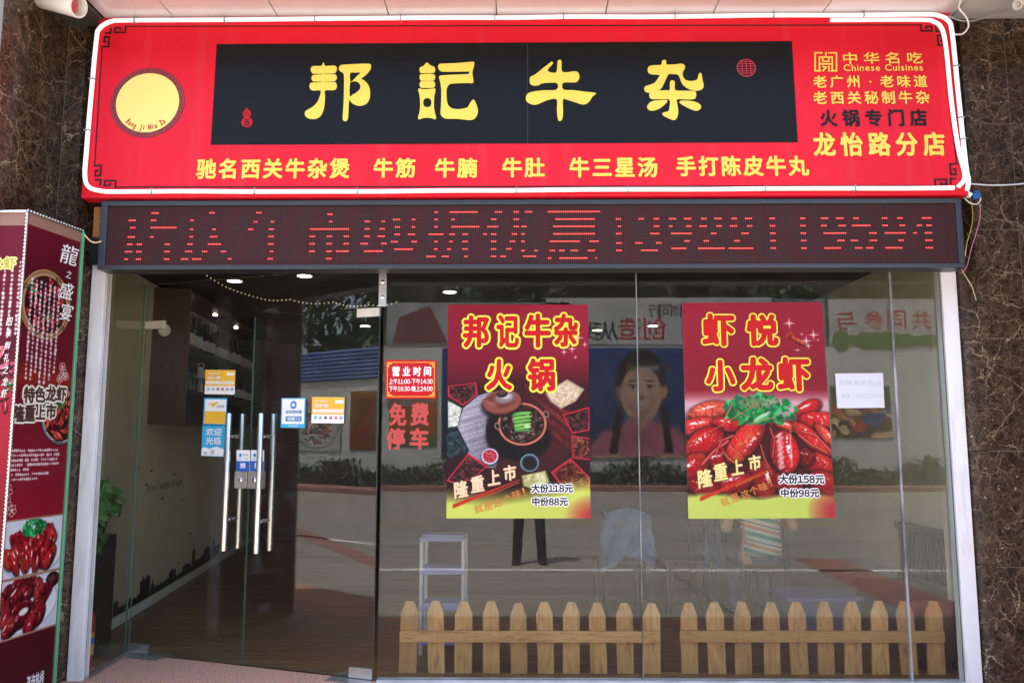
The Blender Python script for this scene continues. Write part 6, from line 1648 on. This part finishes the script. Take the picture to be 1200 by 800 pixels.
# corrugated blue top
def corrugated(pl, Ln, z0, z1, label):
    b = MB(); k = 0; pts = []
    nz = 16
    for j in range(nz + 1):
        z = z0 + (z1 - z0) * j / nz; o_ = .05 + .05 * (j % 2); pts += [tuple(pl.pt(0, z, o_)), tuple(pl.pt(Ln, z, o_))]
    pts2 = [tuple(Vector(p) - pl.n * .05) for p in pts]
    fs = [(2 * j, 2 * j + 1, 2 * j + 3, 2 * j + 2) for j in range(nz)]
    b.add(pts, fs); b.add(pts2, fs); tag(b.build('corrugated_sheet', hblue), label, 'metal sheet')
corrugated(HB, LB, 3.46, 4.45, 'blue corrugated metal sheeting above the near hoarding')
def banner(pl, a0, b0, a1, b1, c, label, name='banner', off=.02, th=.015, m=None, gain=.85):
    b = MB(); b.slab(pl, a0, b0, a1, b1, off, off + th); o = b.build(name, BANNER); tag(o, label, name.replace('_', ' '))
    if c is not None:
        c.sheet('printed_sheet', pl.pt(a0, b1, off + th + .004), pl.pt(a1, b1, off + th + .004), pl.pt(a0, b0, off + th + .004), pl.pt(a1, b0, off + th + .004), m or M['print_matt'], o, gain)
    return o
BANNER = noisy('banner_cloth', (.36, .38, .38), (.5, .5, .5), 1.6, .8, bump=.5, bdist=.05)
HAa = lambda x: 32 - x                                         # along-coordinate of world x on the straight hoarding
# blue poster with a smiling child
x0, z0 = MW(517, 546); x1, z1 = MW(806, 401); z0, z1 = .95, 4.5
c = Canvas(0, 0, (x1 - x0) * 10, (z1 - z0) * 10, 7, '0a3a78', 5)
c.vgrad([(0, '1458a8'), (18, '104a90'), (30, '103c74'), (36, '24405c')])
def cw(px, py):
    x, z = MW(px, py); return ((x1 - x) * 10, (z1 - z) * 10)  # read from the street, left is larger x
q_ = 10 * 26.1 / 945
def ce(px, py, rx, ry, col, ang=0, **k):
    x, y = cw(px, py); c.ell(x, y, rx * q_, ry * q_, -ang, col, **k)
def ball(px, py, rx, ry, lit_, dk, ang=0, lx=.35, ly=-.3, soft=.08):
    x, y = cw(px, py); u, v = c.uv(x, y, rx * q_, ry * q_, -ang); d = np.sqrt(u * u + v * v); m = np.clip((1 - d) / soft + .5, 0, 1)
    f = np.clip(.25 + .75 * np.sqrt(np.clip(1 - u * u - v * v, 0, 1)) - lx * u * .6 + -ly * -v * .9, 0, 1)[..., None]
    col = C(dk) * (1 - f) + C(lit_) * f; c.p = c.p * (1 - m[..., None]) + col * m[..., None]
ball(751, 446, 29, 36, '2a1c18', '0c0808', soft=.15)                                   # hair behind
m_ = c.poly([cw(684, 560), cw(690, 522), cw(706, 504), cw(736, 493), cw(768, 493), cw(796, 502), cw(812, 520), cw(818, 560)], 'ee86a2', 1, 2.2)
fold = vnoise(c.h, c.w, 30, 77, 3); c.p = c.p * (1 - m_[..., None]) + c.p * m_[..., None] * (.72 + .5 * fold[..., None])
ball(751, 493, 13, 16, 'f0b898', '9a6450')                                             # neck
c.poly([cw(733, 492), cw(744, 490), cw(752, 506), cw(747, 514), cw(735, 506)], 'd67a96', 1, 1.2); c.poly([cw(769, 492), cw(759, 490), cw(752, 506), cw(757, 514), cw(768, 506)], 'd07290', 1, 1.2)
c.line([cw(752, 508), cw(752, 545)], .25, '8a3a54', .8)
ball(725, 459, 5, 9, 'c08a6c', '6e4232'); ball(777, 459, 5, 9, 'e8b090', '905a46')      # ears
ball(751, 461, 24.5, 33, 'ffdcc4', 'bc8468', soft=.06, lx=.15, ly=-.1); ce(751, 470, 19, 22, 'ffd4b8', soft=1.2, alpha=.5)
c.poly([cw(725, 452), cw(726, 430), cw(738, 416), cw(751, 412), cw(764, 416), cw(776, 430), cw(777, 452), cw(771, 438), cw(764, 430), cw(751, 427), cw(738, 430), cw(731, 438)], '1a1210', 1, 2.0)
for s_ in (-1, 1):
    ce(751 + s_ * 10, 446.5, 5.6, 1.1, '6a4a3c', 6 * s_, soft=1.0); ce(751 + s_ * 10, 453.5, 4.6, 1.9, 'e0ccbc', soft=.9); ce(751 + s_ * 10, 453.3, 2.2, 2.0, '2a1a14', soft=.7); ce(751 + s_ * 10, 451.3, 4.8, .8, '3a2820', 0, soft=1.0)
    ce(751 + s_ * 14, 468, 7, 6, 'd88a78', soft=1.6, alpha=.5)
    for k in range(9):                                                                  # plaits
        x_ = 751 + s_ * (25 + 1.4 * k ** .8); ce(x_ + (k % 2) * 1.0, 478 + k * 6.2, 3.6 + .12 * k, 4.6, '241a18' if k % 2 else '1c1412', 25 * s_, soft=.7)
ce(751, 458, 2.4, 8, 'e0ae90', soft=1.4, alpha=.6); ce(751, 466, 5, 2.4, 'b07660', soft=1.0, alpha=.8); ce(748.5, 467, 1.2, .8, '6a3a2c', soft=.8); ce(753.5, 467, 1.2, .8, '6a3a2c', soft=.8)
c.poly([cw(737, 473), cw(744, 476), cw(751, 476.8), cw(758, 476), cw(765, 473), cw(760, 481.5), cw(751, 484.5), cw(742, 481.5)], 'b0605a', 1, 1.6); c.poly([cw(740.5, 475.3), cw(751, 477.3), cw(761.5, 475.3), cw(757, 479.6), cw(751, 481), cw(745, 479.6)], 'efe6de', 1, .8); ce(751, 489, 8, 1.6, 'a8745c', soft=1.2, alpha=.6)
ball(706, 541, 30, 9, 'fad0ba', 'b07c66', -8, soft=.2); ball(797, 541, 30, 9, 'fad0ba', 'b07c66', 8, soft=.2); ball(738, 544, 17, 7, 'ffd8c4', 'b07c66', 12, soft=.2); ball(764, 543, 16, 7, 'fcd2bc', 'b07c66', -10, soft=.2)
for k in range(4):
    c.line([cw(726 + 6 * k, 541), cw(733 + 6 * k, 549)], .22, '8a5846', .7)
for k, (px_, col) in enumerate(((735, 'd8622e'), (741, '3a9a50'), (757, 'c0c8d4'), (763, 'b4bece'), (769, 'bcc8d8'), (783, 'b04040'))):
    ce(px_, 431, 3.2, 4, col, soft=.4, alpha=.8)
banner(HA, HAa(x1), z0, HAa(x0), z1, c, 'big blue poster of a smiling child in pink on the hoarding', 'street_poster', gain=.50)
# white banner along the top, red and dark characters
bx0, bz0 = MW(640, 401); bx1, bz1 = MW(812, 352)
o = banner(HA, HAa(8.2), 4.62, HAa(bx0), 6.15, None, 'white cloth banner with red and dark characters above the child poster')
PB_ = on(HA, .036)
L = Letters(PB_); L2 = Letters(PB_)
def mc(Lx, s, px, py, h):
    x, z = MW(px, py); w_ = h * 26.1 / 945 / 2; Lx.line(s, (HAa(x) - w_, z - w_, HAa(x) + w_, z + w_), .003, bold=.006)
for s, px_ in (('创', 768), ('造', 738)):
    mc(L, s, px_, 385, 27)
for s, px_ in (('从', 713), ('我', 694)):
    mc(L2, s, px_, 388, 22)
for s, px_ in (('与', 806), ('你', 793), ('同', 780), ('行', 767)):
    mc(L2, s, px_, 364, 15)
L.build('red_lettering', M['red_ink'], o); L2.build('dark_lettering', M['black_ink'], o)
gx0, _ = MW(972, 400); gx1, _ = MW(1092, 400)
o = banner(HA, HAa(gx1 + 4), 4.62, HAa(gx0), 6.1, None, 'white cloth banner with red characters over a green hem, at the far right')
L = Letters(PB_)
for s, px_ in (('共', 1079), ('同', 1050), ('参', 1024), ('与', 992)):
    mc(L, s, px_, 375, 22)
L.build('red_lettering', M['red_ink'], o)
L = Letters(PB_); rd = random.Random(2)
a = HAa(gx1 + 4)
while a < HAa(gx0) - .3:
    L.disc(a + .2, 4.64 + .1, .3, .003, 9, ry=rd.uniform(.08, .35)) if a + .5 < HAa(gx0) else None; a += rd.uniform(.2, .4)
L.build('green_hem', M['leaf'], o)
o = banner(HA, HAa(gx0 - .1), 4.62, HAa(8.3), 6.1, None, 'plain blue grey cloth banner between the two white banners'); o.data.materials[0] = noisy('blue_grey_cloth', (.12, .17, .24), (.18, .24, .32), 1.5, .8)
# small posters on the straight hoarding
c = Canvas(0, 0, 20, 16, 4, '6a4a3a', 3); rr = random.Random(8); c.vgrad([(0, '3a6a4a'), (8, '7a5a3a'), (16, '4a2a24')])
for k in range(40):
    c.ell(rr.uniform(0, 20), rr.uniform(6, 16), rr.uniform(.8, 2.4), rr.uniform(.8, 2), rr.uniform(0, 90), rr.choice(['c04030', 'e0c090', '2a4a8a', '7a3a8a', '2a2a2a', 'd09060']))
px0, pz0 = MW(975, 513); px1, pz1 = MW(1042, 452)
banner(HA, HAa(px1), pz0, HAa(px0), pz1, c, 'framed colourful street scene picture on the white hoarding', 'street_poster')
c = Canvas(0, 0, 14, 20, 4, 'b46a30', 4); c.vgrad([(0, 'c07a34'), (14, 'b06028'), (20, '3a7a4a')])
px0, pz0 = MW(456, 522); px1, pz1 = MW(512, 455)
o = banner(HA, HAa(px1), pz0, HAa(px0), pz1, c, 'orange brown poster with grey blue characters behind the parking lettering', 'street_poster')
L = Letters(PB_)
for s, px_, py_ in (('中', 500, 468), ('国', 482, 468), ('梦', 490, 490), ('山', 463, 468)):
    mc(L, s, px_, py_, 17)
L.build('grey_lettering', mat('slate_ink', (.22, .28, .36), .6), o)
# cloths hung over the top at the left end
o = banner(HA, HAa(1.6), 4.62, HAa(-4.4), 6.0, None, 'loose grey cloth banner with a red patch at the left end'); o.data.materials[0] = noisy('grey_cloth', (.24, .25, .26), (.4, .4, .42), 1.2, .8)
L = Letters(PB_); L.poly([(HAa(-2.4), 4.66), (HAa(-4.2), 4.66), (HAa(-4.0), 5.5), (HAa(-3.0), 5.9)], .003); L.build('red_patch', mat('dull_red_cloth', (.20, .06, .06), .8), o)
L = Letters(PB_); L.poly([(HAa(1.2), 4.66), (HAa(-1.9), 4.66), (HAa(-2.2), 5.95), (HAa(1.0), 5.95)], .003); L.build('dark_patch', M['wood_black'], o)
# pictures on the near stretch, seen mirrored in the right door
def DM(px, py, pl):
    d = ray(px, py); tq = (DP.o - CAM).dot(DP.n) / d.dot(DP.n); p = CAM + d * tq; d2 = d - 2 * d.dot(DP.n) * DP.n
    t2 = (pl.o - p).dot(pl.n) / d2.dot(pl.n); q = p + d2 * t2 - pl.o; return q.dot(pl.u), q.dot(pl.v)
def dbox(x0, y0, x1, y1):
    q = [DM(x, y, HB) for x, y in ((x0, y0), (x1, y0), (x0, y1), (x1, y1))]
    a_ = sorted(k[0] for k in q); b_ = sorted(k[1] for k in q); return (a_[0] + a_[1]) / 2, (b_[0] + b_[1]) / 2, (a_[2] + a_[3]) / 2, (b_[2] + b_[3]) / 2
q = dbox(345, 470, 400, 528); q = (q[0], max(q[1], .6), q[2], min(max(q[3], q[1] + 1.2), 3.2))
c = Canvas(0, 0, 24, 20, 4, 'b8bcb4', 6); c.ringe(12, 10, 11, 9, .3, 0, '8a8a84')
for k in range(260):
    a = rr.uniform(0, 6.28); r0 = 7.5 * math.sqrt(rr.random()); c.ell(12 + r0 * math.cos(a), 10 + r0 * math.sin(a), .55, .55, 0, rr.choice(['3a3a3a', 'c0483a', '4a5a6a', 'e8e4dc', '8a7a5a']))
banner(HB, q[0], q[1], q[2], q[3], c, 'pale poster with a speckled round mosaic on the near hoarding', 'street_poster')
q = dbox(411, 458, 441, 527); q = (q[0], max(q[1], .6), q[2], min(max(q[3], q[1] + 1.4), 3.2))
c = Canvas(0, 0, 14, 20, 4, '8a5a2a', 7); c.vgrad([(0, '9a6a34'), (20, '7a4420')])
for k in range(5):
    for j in range(8):
        c.ell(3 + k * 2, 3 + j * 1.8, .6, .7, 0, '3a2010', .9, .6)
c.line([(0, 2), (6, 12), (14, 18)], 1.2, 'b03a2a')
banner(HB, q[0], q[1], q[2], q[3], c, 'brown poster with columns of dark characters on the near hoarding', 'street_poster')
# hedges along the hoardings
def hedge(pts, n, label, seed):
    rd = random.Random(seed); b = MB()
    for i in range(n):
        f = rd.random() * (len(pts) - 1); k = int(f); p = Vector((*pts[k], 0)).lerp(Vector((*pts[k + 1], 0)), f - k)
        p += Vector((rd.uniform(-.3, .3), rd.uniform(-.3, .3), .15 + rd.random() ** .8 * (.55 + .2 * math.sin(p.x * 2.1) + .12 * math.sin(p.x * 7))))
        s_ = rd.uniform(.06, .13); q4 = Vector((rd.gauss(0, 1), rd.gauss(0, 1), rd.gauss(.5, 1))).normalized().to_track_quat('Z', 'Y').to_matrix()
        b.add([p + q4 @ Vector((s_ * x, s_ * y, 0)) for x, y in ((0, -1), (.6, 0), (0, 1), (-.6, 0))], [(0, 1, 2, 3)])
    o = b.build('hedge', M['tree_leaf']); tag(o, label, 'hedge')
hedge([(24, -20.5), (-4.8, -20.5)], 9000, 'low ragged hedge at the foot of the straight hoarding', 1)
hedge([(-13.6, -13.3), (-38, -12.5)], 7000, 'low ragged hedge at the foot of the near hoarding', 2)
# trees beyond
def tree(loc, s_, label, seed, share=None):
    t = thing('street_tree', label, 'tree', loc, 'trees beyond the hoardings'); rd = random.Random(seed)
    b = MB(); L_ = Vector(loc); b.tube([L_ + Vector(q) * s_ for q in ((0, 0, 0), (.05, .03, 1.5), (-.05, .05, 3.2), (.1, 0, 5.2), (.0, .05, 7.0))], [.24 * s_, .2 * s_, .17 * s_, .1 * s_, .03 * s_], 8)
    for k in range(9):
        a = k * 2.4 + rd.random(); z = 2.6 + .42 * k; b.tube([L_ + Vector((0, 0, z)) * s_, L_ + Vector((.9 * math.cos(a), .9 * math.sin(a), z + .7)) * s_, L_ + Vector((1.9 * math.cos(a), 1.9 * math.sin(a), z + 1.0)) * s_], [.08 * s_, .055 * s_, .02 * s_], 6)
    b.build('trunk', M['bark'], t, smooth=True)
    b = MB(); cl = [(rd.uniform(-2.1, 2.1), rd.uniform(-2.1, 2.1), rd.uniform(2.6, 8.2), rd.uniform(.7, 1.3)) for _ in range(30)]
    cl = [q for q in cl if (q[0] ** 2 + q[1] ** 2) / 5.5 + ((q[2] - 5.4) / 3.2) ** 2 < 1.15]
    for q in cl:
        for _ in range(170):
            d_ = Vector((rd.gauss(0, 1), rd.gauss(0, 1), rd.gauss(0, 1))).normalized() * q[3] * rd.random() ** .4
            p = L_ + (Vector(q[:3]) + d_) * s_; z_ = rd.uniform(.10, .2) * s_; q4 = Vector((rd.gauss(0, 1), rd.gauss(0, 1), rd.gauss(.7, 1))).normalized().to_track_quat('Z', 'Y').to_matrix()
            b.add([p + q4 @ Vector((z_ * x, z_ * y, 0)) for x, y in ((0, -1), (.6, -.1), (0, 1), (-.6, -.1))], [(0, 1, 2, 3)])
    b.build('crown', M['tree_leaf'], t)
    return t
tp = [tree((0, 0, 0), 1.0, 'x', 5), tree((0, 0, 0), 1.0, 'x', 9)]
spots = [(-3.2 + 4.4 * k, -25.2 - (k % 3) * 1.2, 1.12 + .1 * ((k * 7) % 4)) for k in range(9)] + [(-15.5 - 4.2 * k, -17.2 - (k % 2) * 1.4, 1.0 + .12 * ((k * 5) % 3)) for k in range(7)] + [(-8.5, -20.5, 1.1)]
for k, (x, y, s_) in enumerate(spots):
    o = tp[k] if k < 2 else copy_tree(tp[k % 2])
    o.location = (x, y, .14); o.scale = (s_, s_, s_); o.rotation_euler.z = k * 1.9
    o['label'] = 'dense green street tree beyond the hoardings across the road'
# dark block of flats, added behind the trees to keep window reflections dark
t = thing('backdrop_building', 'dark grey backdrop building added beyond the trees to darken window reflections', 'building', (6, -46, .14))
b = MB(); b.box(-45, -58, .141, 40, -40, 14.5); b.build('wall', noisy('dark_render', (.07, .065, .06), (.10, .095, .085), .4, .9), t)
win = mat('far_window_glass', (.02, .025, .03), .15)
for fl in range(3):
    b = MB()
    for k in range(26):
        x = -43 + k * 3.2; b.box(x, -39.99, 4.5 + fl * 3.3, x + 1.7, -39.95, 6.3 + fl * 3.3)
    b.build('window_row', win, t)
